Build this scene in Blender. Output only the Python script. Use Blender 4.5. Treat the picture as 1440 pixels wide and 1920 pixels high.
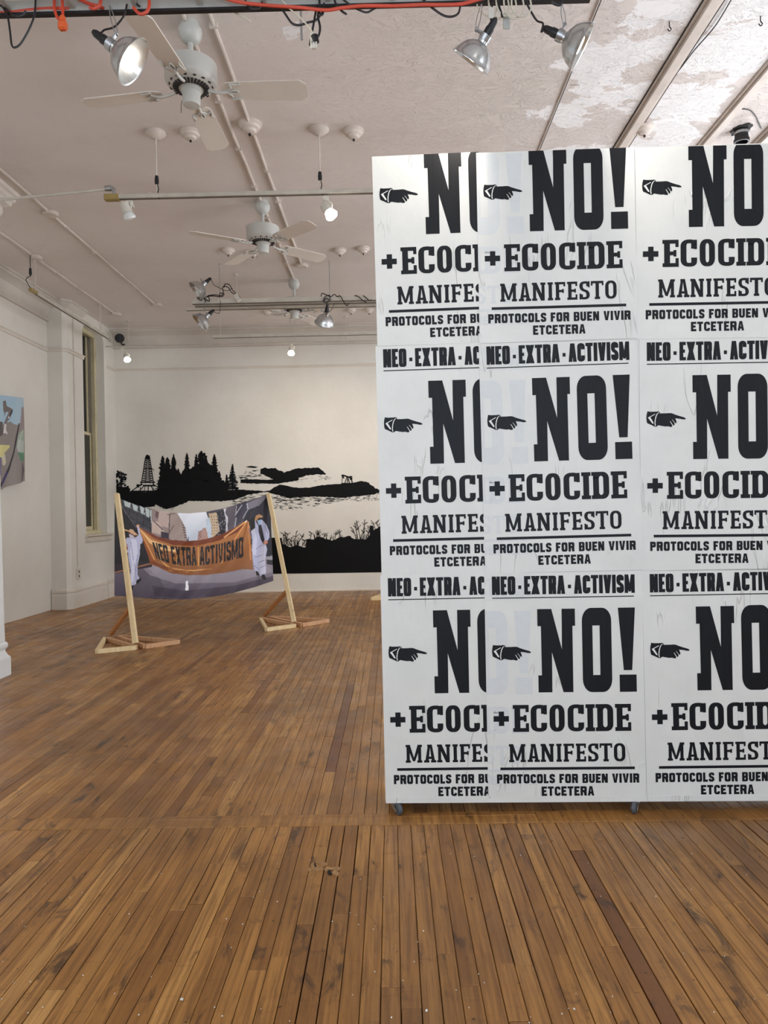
import bpy, bmesh, math, random
import numpy as np
from math import sin, cos, pi, radians, atan2, asin, sqrt
from mathutils import Vector, Matrix

for o in list(bpy.data.objects): bpy.data.objects.remove(o)
SC = bpy.context.scene
COL = SC.collection
random.seed(7)

# ------------------------------------------------------------------ camera
F_PX = 1350.0; CAM_Z = 1.217; ROLL = radians(1.1)
_c, _s = cos(ROLL), sin(ROLL)
_a, _b = 14 * _c + 2 * _s, -14 * _s + 2 * _c
_d = Vector((_a, _b, F_PX)).normalized()
_yaw = atan2(_a, F_PX); _pit = asin(_d.y)
CW = Vector((-sin(_yaw) * cos(_pit), cos(_yaw) * cos(_pit), -sin(_pit)))
_rt = Vector((cos(_yaw), sin(_yaw), 0)); _up = _rt.cross(CW)
CR = _rt * _c - _up * _s; CU = _rt * _s + _up * _c
CP = Vector((0, 0, CAM_Z))
cam_d = bpy.data.cameras.new('camera'); cam = bpy.data.objects.new('camera', cam_d); COL.objects.link(cam)
m4 = Matrix((CR, CU, -CW)).transposed().to_4x4(); m4.translation = CP
cam.matrix_world = m4
cam_d.sensor_fit = 'VERTICAL'; cam_d.sensor_height = 24.0; cam_d.lens = 24.0 * F_PX / 1920.0
cam_d.clip_start = 0.05; cam_d.clip_end = 200
SC.camera = cam

def ray(x, y): return CR * (x - 720) + CU * (960 - y) + CW * F_PX
def on_z(x, y, z=0.0): v = ray(x, y); return CP + v * ((z - CAM_Z) / v.z)      # a pixel met with a level plane
def on_y(x, y, Y): v = ray(x, y); return CP + v * (Y / v.y)                    # ... with a cross wall
def on_x(x, y, X): v = ray(x, y); return CP + v * (X / v.x)                    # ... with a side wall

# ------------------------------------------------------------------ world, exposure
SC.view_settings.view_transform = 'Standard'; SC.view_settings.look = 'None'
SC.view_settings.exposure = 0.16; SC.view_settings.gamma = 1.0
SC.view_settings.use_curve_mapping = False
wd = bpy.data.worlds.new('sky'); SC.world = wd; wd.use_nodes = True
bg = wd.node_tree.nodes['Background']; bg.inputs[0].default_value = (0.72, 0.83, 1.0, 1); bg.inputs[1].default_value = 1.2

def area_light(name, loc, direction, w, h, power, color):
    l = bpy.data.lights.new(name, 'AREA'); l.shape = 'RECTANGLE'; l.size = w; l.size_y = h
    l.energy = power; l.color = color
    o = bpy.data.objects.new(name, l); COL.objects.link(o); o.location = loc
    o.rotation_euler = Vector(direction).to_track_quat('-Z', 'Y').to_euler()
    return o
# daylight entering by the street windows behind the camera and by the tall windows of the right-hand wall
DAY = (0.77, 0.88, 1.0)
for i, x in enumerate((-3.0, -0.6, 1.8)):
    area_light('daylight_street_window', (x, -2.9, 1.95), (0, 1, 0.12), 1.5, 2.5, 50, DAY)
for y, pw in ((0.6, 26), (4.6, 92), (8.4, 100)):
    area_light('daylight_side_window', (4.25, y, 2.2), (-1, 0, 0.2), 1.4, 2.6, pw, (0.93, 0.95, 1.0))

# ------------------------------------------------------------------ materials
def srgb(r, g, b):
    f = lambda v: ((v / 255.0) / 12.92) if v / 255.0 <= 0.04045 else ((v / 255.0 + 0.055) / 1.055) ** 2.4
    return (f(r), f(g), f(b), 1.0)

class NT:
    def __init__(s, name):
        s.m = bpy.data.materials.new(name); s.m.use_nodes = True
        s.t = s.m.node_tree; s.b = s.t.nodes['Principled BSDF']
        s.tc = s.n('ShaderNodeTexCoord')
    def n(s, typ, **kw):
        nd = s.t.nodes.new(typ)
        for k, v in kw.items(): setattr(nd, k, v)
        return nd
    def l(s, a, b): s.t.links.new(a, b)
    def put(s, sock, v):
        if isinstance(v, (int, float, tuple, list)): sock.default_value = v
        else: s.l(v, sock)
    def mapping(s, scale, src=None, loc=(0, 0, 0)):
        m = s.n('ShaderNodeMapping'); m.inputs['Scale'].default_value = scale; m.inputs['Location'].default_value = loc
        s.l(src or s.tc.outputs['Object'], m.inputs['Vector']); return m.outputs[0]
    def noise(s, vec, scale, detail=4, rough=0.55, dist=0.0):
        n = s.n('ShaderNodeTexNoise'); n.inputs['Scale'].default_value = scale; n.inputs['Detail'].default_value = detail
        n.inputs['Roughness'].default_value = rough; n.inputs['Distortion'].default_value = dist
        s.l(vec, n.inputs['Vector']); return n.outputs['Fac']
    def ramp(s, v, stops, interp='LINEAR'):
        r = s.n('ShaderNodeValToRGB'); r.color_ramp.interpolation = interp
        e = r.color_ramp.elements
        while len(e) < len(stops): e.new(0.5)
        for i, (p, c) in enumerate(stops):
            e[i].position = p; e[i].color = c if len(c) == 4 else (*c, 1)
        s.l(v, r.inputs[0]); return r.outputs[0]
    def mix(s, f, a, b, mode='MIX'):
        m = s.n('ShaderNodeMix', data_type='RGBA', blend_type=mode)
        s.put(m.inputs[0], f); s.put(m.inputs[6], a); s.put(m.inputs[7], b); return m.outputs[2]
    def math(s, op, a, b=0.0):
        m = s.n('ShaderNodeMath', operation=op); s.put(m.inputs[0], a); s.put(m.inputs[1], b); return m.outputs[0]
    def bump(s, h, strength, dist=0.01, nrm=None):
        b = s.n('ShaderNodeBump'); b.inputs['Strength'].default_value = strength; b.inputs['Distance'].default_value = dist
        s.l(h, b.inputs['Height'])
        if nrm: s.l(nrm, b.inputs['Normal'])
        return b.outputs[0]
    def out(s, col=None, rough=None, metal=None, nrm=None, **kw):
        if col is not None: s.put(s.b.inputs['Base Color'], col)
        if rough is not None: s.put(s.b.inputs['Roughness'], rough)
        if metal is not None: s.put(s.b.inputs['Metallic'], metal)
        if nrm is not None: s.l(nrm, s.b.inputs['Normal'])
        for k, v in kw.items(): s.put(s.b.inputs[k.replace('_', ' ')], v)
        return s.m

def G(v): return (v, v, v, 1)
BW = [(0, G(0)), (1, G(1))]

def simple(name, col, rough=0.5, metal=0.0, vary=0.06, scale=9.0, bump=0.0, bscale=60.0):
    k = NT(name); v = k.tc.outputs['Object']
    n = k.noise(v, scale, 3)
    d = tuple(c * (1 - vary * 2.2) for c in col[:3]) + (1,); l = tuple(min(1, c * (1 + vary)) for c in col[:3]) + (1,)
    c = k.ramp(n, [(0.3, d), (0.65, l)])
    nr = k.bump(k.noise(v, bscale, 3), bump, 0.004) if bump else None
    return k.out(c, rough, metal, nr)

def emitter(name, col, strength):
    k = NT(name)
    return k.out(col, 0.4, 0, None, Emission_Color=col, Emission_Strength=strength)

# painted plaster: walls
def wall_mat(name, col, col2, bump=0.25):
    k = NT(name); v = k.tc.outputs['Object']
    big = k.noise(v, 0.8, 5, 0.6); fine = k.noise(v, 14, 5, 0.7)
    c = k.ramp(big, [(0.35, col2), (0.62, col)])
    c = k.mix(k.ramp(fine, [(0.62, G(0)), (0.8, G(0.35))]), c, col2)
    nr = k.bump(k.noise(v, 30, 6, 0.7), bump, 0.006)
    nr = k.bump(k.noise(v, 3.0, 4, 0.6, 0.6), 0.25, 0.02, nr)
    return k.out(c, 0.62, 0, nr)
M_wall = wall_mat('painted_wall', srgb(229, 226, 217), srgb(218, 214, 204))
M_old = wall_mat('old_plaster', srgb(214, 208, 198), srgb(196, 188, 178), 0.6)
M_trim = wall_mat('trim_paint', srgb(223, 216, 204), srgb(208, 199, 186), 0.35)
M_column = wall_mat('column_paint', srgb(228, 230, 228), srgb(212, 213, 212), 0.4)

# peeling ceiling paint: beige-pink, with whiter primed patches towards the right-hand bays
def ceiling_mat():
    k = NT('peeling_ceiling'); v = k.tc.outputs['Object']
    big = k.noise(v, 0.7, 5, 0.6)
    c = k.ramp(big, [(0.3, srgb(220, 212, 206)), (0.6, srgb(229, 221, 216)), (0.75, srgb(233, 227, 222))])
    sx = k.n('ShaderNodeSeparateXYZ'); k.l(v, sx.inputs[0])
    gate = k.ramp(k.math('MULTIPLY', sx.outputs[0], 0.2), [(0.0, G(0)), (0.10, G(0.05)), (0.22, G(0.12)), (0.27, G(0.20)), (0.34, G(0.225)), (0.47, G(0.25)), (0.52, G(0.02))])
    pn = k.noise(k.mapping((1.1, 1.5, 1), v), 1.5, 7, 0.6, 0.25)
    mask = k.ramp(k.math('ADD', pn, gate), [(0.70, G(0)), (0.712, G(1))])
    c = k.mix(mask, c, srgb(250, 250, 250))
    # stains, chips, hairline cracks
    st = k.ramp(k.noise(v, 2.3, 6, 0.7), [(0.60, G(0)), (0.78, G(0.35))])
    c = k.mix(st, c, srgb(200, 186, 178))
    ch = k.ramp(k.noise(k.mapping((1, 2.2, 1), v), 6.0, 6, 0.75), [(0.69, G(0)), (0.705, G(0.75))])
    c = k.mix(ch, c, srgb(128, 112, 104))
    # curled flakes: sharp edged relief
    fl = k.noise(k.mapping((1.0, 1.7, 1), v), 4.6, 6, 0.68, 0.7)
    flk = k.ramp(fl, [(0.44, G(0.0)), (0.452, G(0.7)), (0.53, G(0.52)), (0.542, G(1.0)), (0.64, G(0.8)), (0.652, G(0.3))])
    # flakes are strong to the right of the fan line, faint to the left
    amt = k.ramp(k.math('ADD', k.math('MULTIPLY', sx.outputs[0], 0.25), 0.5), [(0.15, G(0.12)), (0.5, G(0.55)), (0.75, G(1.0))])
    h = k.math('MULTIPLY', flk, amt)
    nr = k.bump(h, 0.75, 0.012)
    nr = k.bump(k.noise(v, 35, 6, 0.7), 0.30, 0.006, nr)
    return k.out(c, 0.6, 0, nr)
M_ceil = ceiling_mat()

# worn varnished strip flooring; tone / seed come from each board
def floor_mat():
    k = NT('worn_maple_boards')
    at = k.n('ShaderNodeAttribute', attribute_name='tone'); sd = k.n('ShaderNodeAttribute', attribute_name='seed')
    v = k.tc.outputs['Object']
    cx = k.n('ShaderNodeCombineXYZ'); k.l(k.math('MULTIPLY', sd.outputs['Fac'], 37.0), cx.inputs[0]); k.l(k.math('MULTIPLY', sd.outputs['Fac'], 91.0), cx.inputs[1])
    add = k.n('ShaderNodeVectorMath', operation='ADD'); k.l(v, add.inputs[0]); k.l(cx.outputs[0], add.inputs[1]); w = add.outputs[0]
    base = k.ramp(at.outputs['Fac'], [(0.0, srgb(104, 58, 30)), (0.22, srgb(140, 94, 44)), (0.5, srgb(168, 118, 60)), (0.8, srgb(184, 134, 72)), (1.0, srgb(196, 148, 86))])
    grain = k.noise(k.mapping((70, 3.0, 10), w), 1.0, 5, 0.65, 0.4)
    c = k.mix(k.ramp(grain, [(0.36, G(0.75)), (0.60, G(0))]), base, srgb(108, 68, 30))
    cross = k.noise(k.mapping((5, 34, 5), w), 1.0, 4, 0.6, 0.3)
    c = k.mix(k.ramp(cross, [(0.58, G(0)), (0.75, G(0.35))]), c, srgb(92, 56, 26))
    # grime that ignores the board edges
    gr = k.noise(k.mapping((1.0, 0.75, 1), v), 1.15, 6, 0.62, 0.3)
    c = k.mix(k.ramp(gr, [(0.46, G(0)), (0.66, G(0.62))]), c, srgb(92, 62, 34))
    sp = k.noise(k.mapping((9.0, 3.6, 4), w), 1.0, 5, 0.7, 0.8)
    spm = k.ramp(sp, [(0.56, G(0)), (0.66, G(0.8))])
    zone = k.ramp(k.noise(v, 1.9, 3, 0.5), [(0.38, G(0.25)), (0.56, G(1))])
    c = k.mix(k.math('MULTIPLY', spm, zone), c, srgb(45, 30, 22))
    dot = k.noise(v, 38, 2, 0.5)
    c = k.mix(k.ramp(dot, [(0.735, G(0)), (0.76, G(0.75))]), c, srgb(38, 26, 20))
    ro = k.ramp(k.noise(v, 5.0, 5, 0.6), [(0.3, G(0.27)), (0.7, G(0.5))])
    h = k.math('ADD', k.math('MULTIPLY', grain, 0.5), k.math('MULTIPLY', sp, 0.5))
    nr = k.bump(h, 0.16, 0.004)
    wv = k.noise(k.mapping((3.0, 1.2, 1), v), 2.0, 2, 0.5)
    nr = k.bump(wv, 0.10, 0.02, nr)
    return k.out(c, ro, 0, nr, Coat_Weight=0.1, Coat_Roughness=0.2)
M_floor = floor_mat()
M_gap = simple('gap_dirt', srgb(34, 24, 18), 0.9, vary=0.2)

def paper_mat():
    k = NT('pasted_paper'); v = k.tc.outputs['Object']
    oi = k.n('ShaderNodeObjectInfo'); cx = k.n('ShaderNodeCombineXYZ')
    k.l(k.math('MULTIPLY', oi.outputs['Random'], 13.0), cx.inputs[0]); k.l(k.math('MULTIPLY', oi.outputs['Random'], 7.0), cx.inputs[2])
    add = k.n('ShaderNodeVectorMath', operation='ADD'); k.l(v, add.inputs[0]); k.l(cx.outputs[0], add.inputs[1]); w = add.outputs[0]
    c = k.ramp(k.noise(w, 5, 5, 0.6), [(0.3, srgb(212, 214, 211)), (0.7, srgb(222, 223, 220))])
    streak = k.noise(k.mapping((60, 1, 4), w), 1.0, 4, 0.6)
    c = k.mix(k.ramp(streak, [(0.55, G(0)), (0.8, G(0.25))]), c, srgb(203, 207, 210))
    # long glue creases, mostly upright
    cr = k.noise(k.mapping((7.5, 1, 1.15), w), 1.0, 3, 0.5, 1.6)
    ridge = k.math('ABSOLUTE', k.math('SUBTRACT', cr, 0.5))
    rd = k.ramp(ridge, [(0.0, G(1)), (0.015, G(0.0))])
    gate = k.ramp(k.noise(w, 3.4, 2, 0.5), [(0.55, G(0)), (0.62, G(1))])
    nr = k.bump(k.math('MULTIPLY', rd, gate), 0.7, 0.005)
    nr = k.bump(k.noise(w, 75, 4, 0.6), 0.14, 0.002, nr)
    nr = k.bump(k.noise(k.mapping((3, 1, 1.2), w), 3.0, 4, 0.6, 0.5), 0.35, 0.008, nr)
    return k.out(c, 0.42, 0, nr)
M_paper = paper_mat()
def ink_mat():
    k = NT('poster_ink'); v = k.tc.outputs['Object']
    c = k.ramp(k.noise(k.mapping((40, 1, 3), v), 2.0, 4, 0.7), [(0.35, srgb(8, 11, 17)), (0.75, srgb(15, 20, 28))])
    nr = k.bump(k.noise(k.mapping((26, 1, 2), v), 1.5, 4, 0.6, 0.6), 0.25, 0.004)
    return k.out(c, 0.5, 0, nr, Specular_IOR_Level=0.25)
M_ink = ink_mat()
M_ghost = simple('show_through_ink', srgb(208, 212, 214), 0.45, vary=0.012, scale=30)
M_whiteink = simple('bare_paper_line', srgb(225, 226, 224), 0.5, vary=0.01)
M_mural = simple('mural_paint', srgb(5, 6, 8), 0.6, vary=0.1, scale=4, bump=0.1, bscale=30)
M_mural.node_tree.nodes['Principled BSDF'].inputs['Specular IOR Level'].default_value = 0.2
M_fan = simple('fan_enamel', srgb(198, 198, 192), 0.35, vary=0.03)
M_blade = simple('fan_blade_enamel', srgb(222, 214, 203), 0.45, vary=0.03, scale=4)
M_dark = simple('dark_recess', srgb(40, 38, 38), 0.7)
M_black = simple('black_rubber', srgb(20, 20, 24), 0.45)
M_cord = simple('brown_black_cord', srgb(32, 25, 27), 0.5)
M_orange = simple('orange_cord', srgb(214, 72, 42), 0.45)
M_orange2 = simple('orange_plug', srgb(226, 98, 44), 0.5)
M_whitecord = simple('white_cord', srgb(216, 210, 192), 0.5)
M_alu = simple('spun_aluminium', srgb(205, 208, 210), 0.26, 0.95, vary=0.04, scale=40)
M_zinc = simple('zinc_clamp', srgb(176, 178, 180), 0.35, 0.9)
M_pipe = simple('painted_conduit', srgb(214, 204, 194), 0.5, vary=0.06, scale=6, bump=0.3)
M_track = simple('track_steel', srgb(200, 195, 182), 0.4, 0.1, vary=0.06)
M_trackdark = simple('track_slot', srgb(104, 94, 82), 0.5)
M_brass = simple('old_brass_end', srgb(168, 148, 92), 0.4, 0.4)
M_headwhite = simple('track_head_enamel', srgb(214, 210, 198), 0.4)
M_tray = simple('tray_grey', srgb(176, 178, 174), 0.5, vary=0.05)
M_bulb = emitter('lit_bulb', (1.0, 0.93, 0.82, 1), 14.0)
M_bulboff = simple('unlit_bulb', srgb(226, 228, 226), 0.25, vary=0.02)
M_pine = None
def wood_mat(name, a, b):
    k = NT(name); v = k.tc.outputs['Object']
    g = k.noise(k.mapping((30, 30, 6), v), 1.2, 4, 0.6, 0.8)
    c = k.ramp(g, [(0.3, b), (0.7, a)])
    kn = k.ramp(k.noise(v, 9, 2, 0.4), [(0.73, G(0)), (0.76, G(0.7))])
    c = k.mix(kn, c, srgb(96, 58, 30))
    return k.out(c, 0.5, 0, k.bump(g, 0.15, 0.002))
M_pine = wood_mat('pale_pine', srgb(236, 216, 172), srgb(220, 192, 142))
M_cedar = wood_mat('pinkish_pine', srgb(214, 172, 132), srgb(190, 144, 104))
M_brace = wood_mat('brown_brace', srgb(200, 142, 88), srgb(178, 116, 66))
M_sash = simple('cream_sash', srgb(206, 196, 160), 0.45, vary=0.06, bump=0.2)
def glass_mat():
    k = NT('night_dark_glass')
    return k.out((0.03, 0.032, 0.035, 1), 0.06, 0, None, Specular_IOR_Level=0.6)
M_glass = glass_mat()
def clear_glass():
    k = NT('clear_pane')
    return k.out((1, 1, 1, 1), 0.02, 0, None, Transmission_Weight=1.0, IOR=1.02)
M_clear = clear_glass()
M_caster = simple('caster_tyre', srgb(78, 84, 92), 0.55)
M_chip = simple('paint_chip', srgb(226, 226, 222), 0.6)

# ------------------------------------------------------------------ geometry helpers
def link(name, me, m, parent=None, smooth=False):
    o = bpy.data.objects.new(name, me); COL.objects.link(o)
    if m is not None: me.materials.append(m)
    if smooth:
        for p in me.polygons: p.use_smooth = True
    if parent is not None: o.parent = parent
    return o

class MB:
    def __init__(s): s.v = []; s.f = []
    def add(s, vs, fs):
        n = len(s.v); s.v += [tuple(p) for p in vs]; s.f += [tuple(i + n for i in f) for f in fs]; return s
    def box(s, x0, y0, z0, x1, y1, z1):
        vs = [(x0, y0, z0), (x1, y0, z0), (x1, y1, z0), (x0, y1, z0), (x0, y0, z1), (x1, y0, z1), (x1, y1, z1), (x0, y1, z1)]
        return s.add(vs, [(0, 3, 2, 1), (4, 5, 6, 7), (0, 1, 5, 4), (1, 2, 6, 5), (2, 3, 7, 6), (3, 0, 4, 7)])
    def bar(s, p, q, w, h, up=(0, 0, 1)):
        p = Vector(p); q = Vector(q); d = (q - p).normalized(); u = Vector(up); sd = d.cross(u)
        if sd.length < 1e-4: sd = d.cross(Vector((1, 0, 0)))
        sd.normalize(); u = sd.cross(d)
        vs = []
        for c in (p, q):
            for a, b in ((-1, -1), (1, -1), (1, 1), (-1, 1)): vs.append(c + sd * a * w / 2 + u * b * h / 2)
        return s.add(vs, [(3, 2, 1, 0), (4, 5, 6, 7), (0, 1, 5, 4), (1, 2, 6, 5), (2, 3, 7, 6), (3, 0, 4, 7)])
    def tube(s, pts, r, n=8, smooth=0, cap=True, taper=None):
        P = [Vector(p) for p in pts]
        if smooth and len(P) > 2: P = catmull(P, smooth)
        T = []
        for i in range(len(P)):
            a = P[max(0, i - 1)]; b = P[min(len(P) - 1, i + 1)]; t = (b - a)
            T.append(t.normalized() if t.length > 1e-9 else Vector((0, 0, 1)))
        nrm = T[0].cross(Vector((0, 0, 1)))
        if nrm.length < 1e-3: nrm = T[0].cross(Vector((1, 0, 0)))
        nrm.normalize(); base = len(s.v)
        for i, p in enumerate(P):
            nrm = (nrm - T[i] * nrm.dot(T[i]))
            if nrm.length < 1e-6: nrm = T[i].orthogonal()
            nrm.normalize(); bn = T[i].cross(nrm)
            rr = r if taper is None else r * (1 + (taper - 1) * i / (len(P) - 1))
            for k in range(n):
                a = 2 * pi * k / n; s.v.append(tuple(p + (nrm * cos(a) + bn * sin(a)) * rr))
        for i in range(len(P) - 1):
            for k in range(n):
                a = base + i * n + k; b = base + i * n + (k + 1) % n
                s.f.append((a, b, b + n, a + n))
        if cap:
            s.f.append(tuple(base + k for k in reversed(range(n)))); e = base + (len(P) - 1) * n
            s.f.append(tuple(e + k for k in range(n)))
        return s
    def lathe(s, prof, o=(0, 0, 0), ax=(0, 0, 1), n=24, cap0=False, cap1=False):
        ax = Vector(ax).normalized(); u = ax.orthogonal().normalized(); w = ax.cross(u); o = Vector(o); base = len(s.v)
        for r, h in prof:
            for k in range(n):
                a = 2 * pi * k / n; s.v.append(tuple(o + ax * h + (u * cos(a) + w * sin(a)) * r))
        for i in range(len(prof) - 1):
            for k in range(n):
                a = base + i * n + k; b = base + i * n + (k + 1) % n
                s.f.append((a, b, b + n, a + n))
        if cap0: s.f.append(tuple(base + k for k in reversed(range(n))))
        if cap1:
            e = base + (len(prof) - 1) * n; s.f.append(tuple(e + k for k in range(n)))
        return s
    def sweep(s, prof, p, q, up=(0, 0, 1), side=None):
        """extrude an open/closed profile [(side, up)] from p to q"""
        p = Vector(p); q = Vector(q); d = (q - p).normalized(); u = Vector(up); sd = Vector(side) if side else d.cross(u)
        n = len(prof)
        vs = [c + sd * a + u * b for c in (p, q) for a, b in prof]
        fs = [(i, (i + 1) % n, n + (i + 1) % n, n + i) for i in range(n)]
        fs += [tuple(reversed(range(n))), tuple(range(n, 2 * n))]
        return s.add(vs, fs)
    def build(s, name, m, parent=None, smooth=False, bevel=0.0, seg=1, angle=None, flip_fix=True):
        me = bpy.data.meshes.new(name); me.from_pydata(s.v, [], s.f)
        if flip_fix:
            bm = bmesh.new(); bm.from_mesh(me); bmesh.ops.recalc_face_normals(bm, faces=bm.faces); bm.to_mesh(me); bm.free()
        if smooth:
            for pl in me.polygons: pl.use_smooth = True
            if hasattr(me, 'set_sharp_from_angle'): me.set_sharp_from_angle(angle=radians(angle or 38))
        o = link(name, me, m, parent)
        if bevel:
            b = o.modifiers.new('bevel', 'BEVEL'); b.width = bevel; b.segments = seg; b.limit_method = 'ANGLE'
        return o

def catmull(P, k):
    out = []
    for i in range(len(P) - 1):
        p0 = P[max(0, i - 1)]; p1 = P[i]; p2 = P[i + 1]; p3 = P[min(len(P) - 1, i + 2)]
        for j in range(k):
            t = j / k
            out.append(0.5 * ((2 * p1) + (p2 - p0) * t + (2 * p0 - 5 * p1 + 4 * p2 - p3) * t * t + (3 * p1 - p0 - 3 * p2 + p3) * t ** 3))
    out.append(P[-1]); return out

def tag(o, label, cat, group=None, kind=None):
    if label: o['label'] = label
    if cat: o['category'] = cat
    if group: o['group'] = group
    if kind: o['kind'] = kind
    return o
def thing(name, label, cat, loc, group=None, rot=None):
    o = bpy.data.objects.new(name, None); COL.objects.link(o); o.location = loc; o.empty_display_size = 0.1
    if rot is not None:
        o.rotation_mode = 'QUATERNION'; o.rotation_quaternion = rot
    return tag(o, label, cat, group)
def world_child(o, root):
    """parent a mesh that was written in world coordinates"""
    m = Matrix.Translation(root.location)
    if root.rotation_mode == 'QUATERNION': m = m @ root.rotation_quaternion.to_matrix().to_4x4()
    else: m = m @ root.rotation_euler.to_matrix().to_4x4()
    o.parent = root; o.matrix_parent_inverse = m.inverted(); return o
def struct(o): o['kind'] = 'structure'; return o
def kids(o): return [c for c in COL.objects if c.parent == o]
def copy_tree(src, loc, label, rotz=None):
    r = src.copy(); COL.objects.link(r); r.location = loc; r['label'] = label
    if rotz is not None: r.rotation_euler = (0, 0, rotz)
    for ch in kids(src):
        c = ch.copy(); COL.objects.link(c); c.parent = r
        for g in kids(ch):
            d = g.copy(); COL.objects.link(d); d.parent = c
    return r

# ================================================================== STRUCTURE
CEIL = 4.08; XL = -4.50; XP = -4.25; YB = 11.10; XR = 4.35; YF = -3.0; YP = 9.45
# ---- floor: dirt-dark slab with strip boards
fl = struct(MB().box(XL - 0.2, YF - 0.2, -0.12, XR + 0.2, YB + 0.2, -0.012).build('floor', M_gap))
BWD = 0.0508; Y_T0, Y_T1 = 2.79, 2.895      # the threshold strip
def board_mesh(x0, x1, y0, y1, z1, tone, seed, ch=0.0014, skew=0.0):
    z0 = -0.012
    vs = [(x0, y0, z0), (x1, y0, z0), (x1 + skew, y1, z0), (x0 + skew, y1, z0),
          (x0, y0, z1 - ch), (x1, y0, z1 - ch), (x1 + skew, y1, z1 - ch), (x0 + skew, y1, z1 - ch),
          (x0 + ch, y0 + ch, z1), (x1 - ch, y0 + ch, z1), (x1 - ch + skew, y1 - ch, z1), (x0 + ch + skew, y1 - ch, z1)]
    fs = [(0, 1, 5, 4), (1, 2, 6, 5), (2, 3, 7, 6), (3, 0, 4, 7), (4, 5, 9, 8), (5, 6, 10, 9), (6, 7, 11, 10), (7, 4, 8, 11), (8, 9, 10, 11)]
    return vs, fs, [tone] * 12, [seed] * 12
def mesh_with_attr(name, vs, fs, tn, sdd):
    me = bpy.data.meshes.new(name); me.from_pydata(vs, [], fs)
    a = me.attributes.new('tone', 'FLOAT', 'POINT'); a.data.foreach_set('value', tn)
    b = me.attributes.new('seed', 'FLOAT', 'POINT'); b.data.foreach_set('value', sdd)
    return me
boards = []
def lay(ya, yb, off, rough):
    nx0 = int((XL - 0.05) / BWD) - 1; nx1 = int((XR + 0.05) / BWD) + 1
    R = random.Random(int(off * 1000) + 5)
    for i in range(nx0, nx1):
        x0 = i * BWD + off
        if x0 < XL - 0.06 or x0 > XR: continue
        y = ya - (R.uniform(0, 1.6) if ya == YF else 0)
        base = R.gauss(0, 0.05)
        while y < yb:
            L = R.choice((0.25, 0.45, 0.7, 0.9, 1.2, 1.6, 2.1)) * R.uniform(0.8, 1.2)
            y2 = min(yb, y + L)
            if yb - y2 < 0.15: y2 = yb
            r = R.random()
            tone = 0.52 + base + R.gauss(0, 0.10 if rough else 0.17)
            if r < (0.025 if rough else 0.008): tone = R.uniform(0.0, 0.2)
            elif r < 0.06: tone = R.uniform(0.2, 0.3)
            elif r < 0.11: tone = R.uniform(0.75, 1.0)
            if rough and x0 < 0.35: tone = max(tone, 0.30)
            g0 = R.uniform(0.0006, 0.0017) if rough == 1 else R.uniform(0.0005, 0.0014)
            if rough and R.random() < 0.2: g0 += 0.0018
            boards.append((max(x0 + g0, XL), min(x0 + BWD - g0 * 0.6, XR), max(y, YF) + 0.0006, y2 - 0.0008, R.uniform(-0.0007, 0.0007), min(1, max(0, tone)), R.random()))
            y = y2
lay(YF, Y_T0, 0.0, 1)
lay(Y_T1, YB, 0.019, 0)
def proj(p):
    q = Vector(p) - CP; w = q.dot(CW)
    return (720 + F_PX * q.dot(CR) / w, 960 - F_PX * q.dot(CU) / w, w) if w > 0.2 else (-9999, -9999, w)
def seen_px(b):
    x0, x1, y0, y1 = b[:4]; best = 0
    for t in (0.0, 0.25, 0.5, 0.75, 1.0):
        y = y0 + (y1 - y0) * t; p = proj((0.5 * (x0 + x1), y, 0))
        if 0 <= p[0] <= 1440 and 0 <= p[1] <= 1920:
            if p[0] > 728 and p[1] < 1500: continue
            w = F_PX * BWD / p[2]; best = max(best, w)
    return best
order = sorted(range(len(boards)), key=lambda i: -seen_px(boards[i]))
single = set(order[:288]); V = []; Fc = []; T = []; S = []
for i, b in enumerate(boards):
    vs, fs, t, s = board_mesh(*b)
    if i in single:
        link('floorboard', mesh_with_attr('floorboard', vs, fs, t, s), M_floor, fl)
    else:
        n = len(V); V += vs; Fc += [tuple(k + n for k in f) for f in fs]; T += t; S += s
o = link('distant_floorboards', mesh_with_attr('distant_floorboards', V, Fc, T, S), M_floor, fl); o['kind'] = 'stuff'
# splintered patch in the near boards
Rs = random.Random(11); sp_ = MB(); gp_ = MB()
for i in range(11):
    q = on_z(583 + i * 5.2 + Rs.uniform(-3, 3), 1629 + Rs.uniform(-6, 6) - 5 * sin(i / 2), 0)
    w = Rs.uniform(0.008, 0.016) * (0.4 if i % 5 == 2 else 1); L_ = Rs.uniform(0.008, 0.022); a0 = Rs.uniform(-0.5, 0.5); m_ = gp_ if i % 5 == 2 else sp_
    P_ = [(-w, -L_ * 0.3), (-w * 0.3, -L_), (w, -L_ * 0.5), (w * 0.8, L_ * 0.4), (0.1 * w, L_), (-w, L_ * 0.3)]
    P_ = [(q.x + a * cos(a0) - b * sin(a0), q.y + a * sin(a0) + b * cos(a0)) for a, b in P_]
    z_ = 0.0016 + 0.0002 * i
    m_.add([(x, y, -0.002) for x, y in P_] + [(x, y, z_) for x, y in P_], [tuple(range(6, 12))] + [(k, (k + 1) % 6, 6 + (k + 1) % 6, 6 + k) for k in range(6)])
sp_.build('splintered_wood', simple('bare_splinters', srgb(164, 126, 84), 0.7, vary=0.2, scale=90), fl)
gp_.build('splinter_gouge', M_gap, fl)
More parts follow.
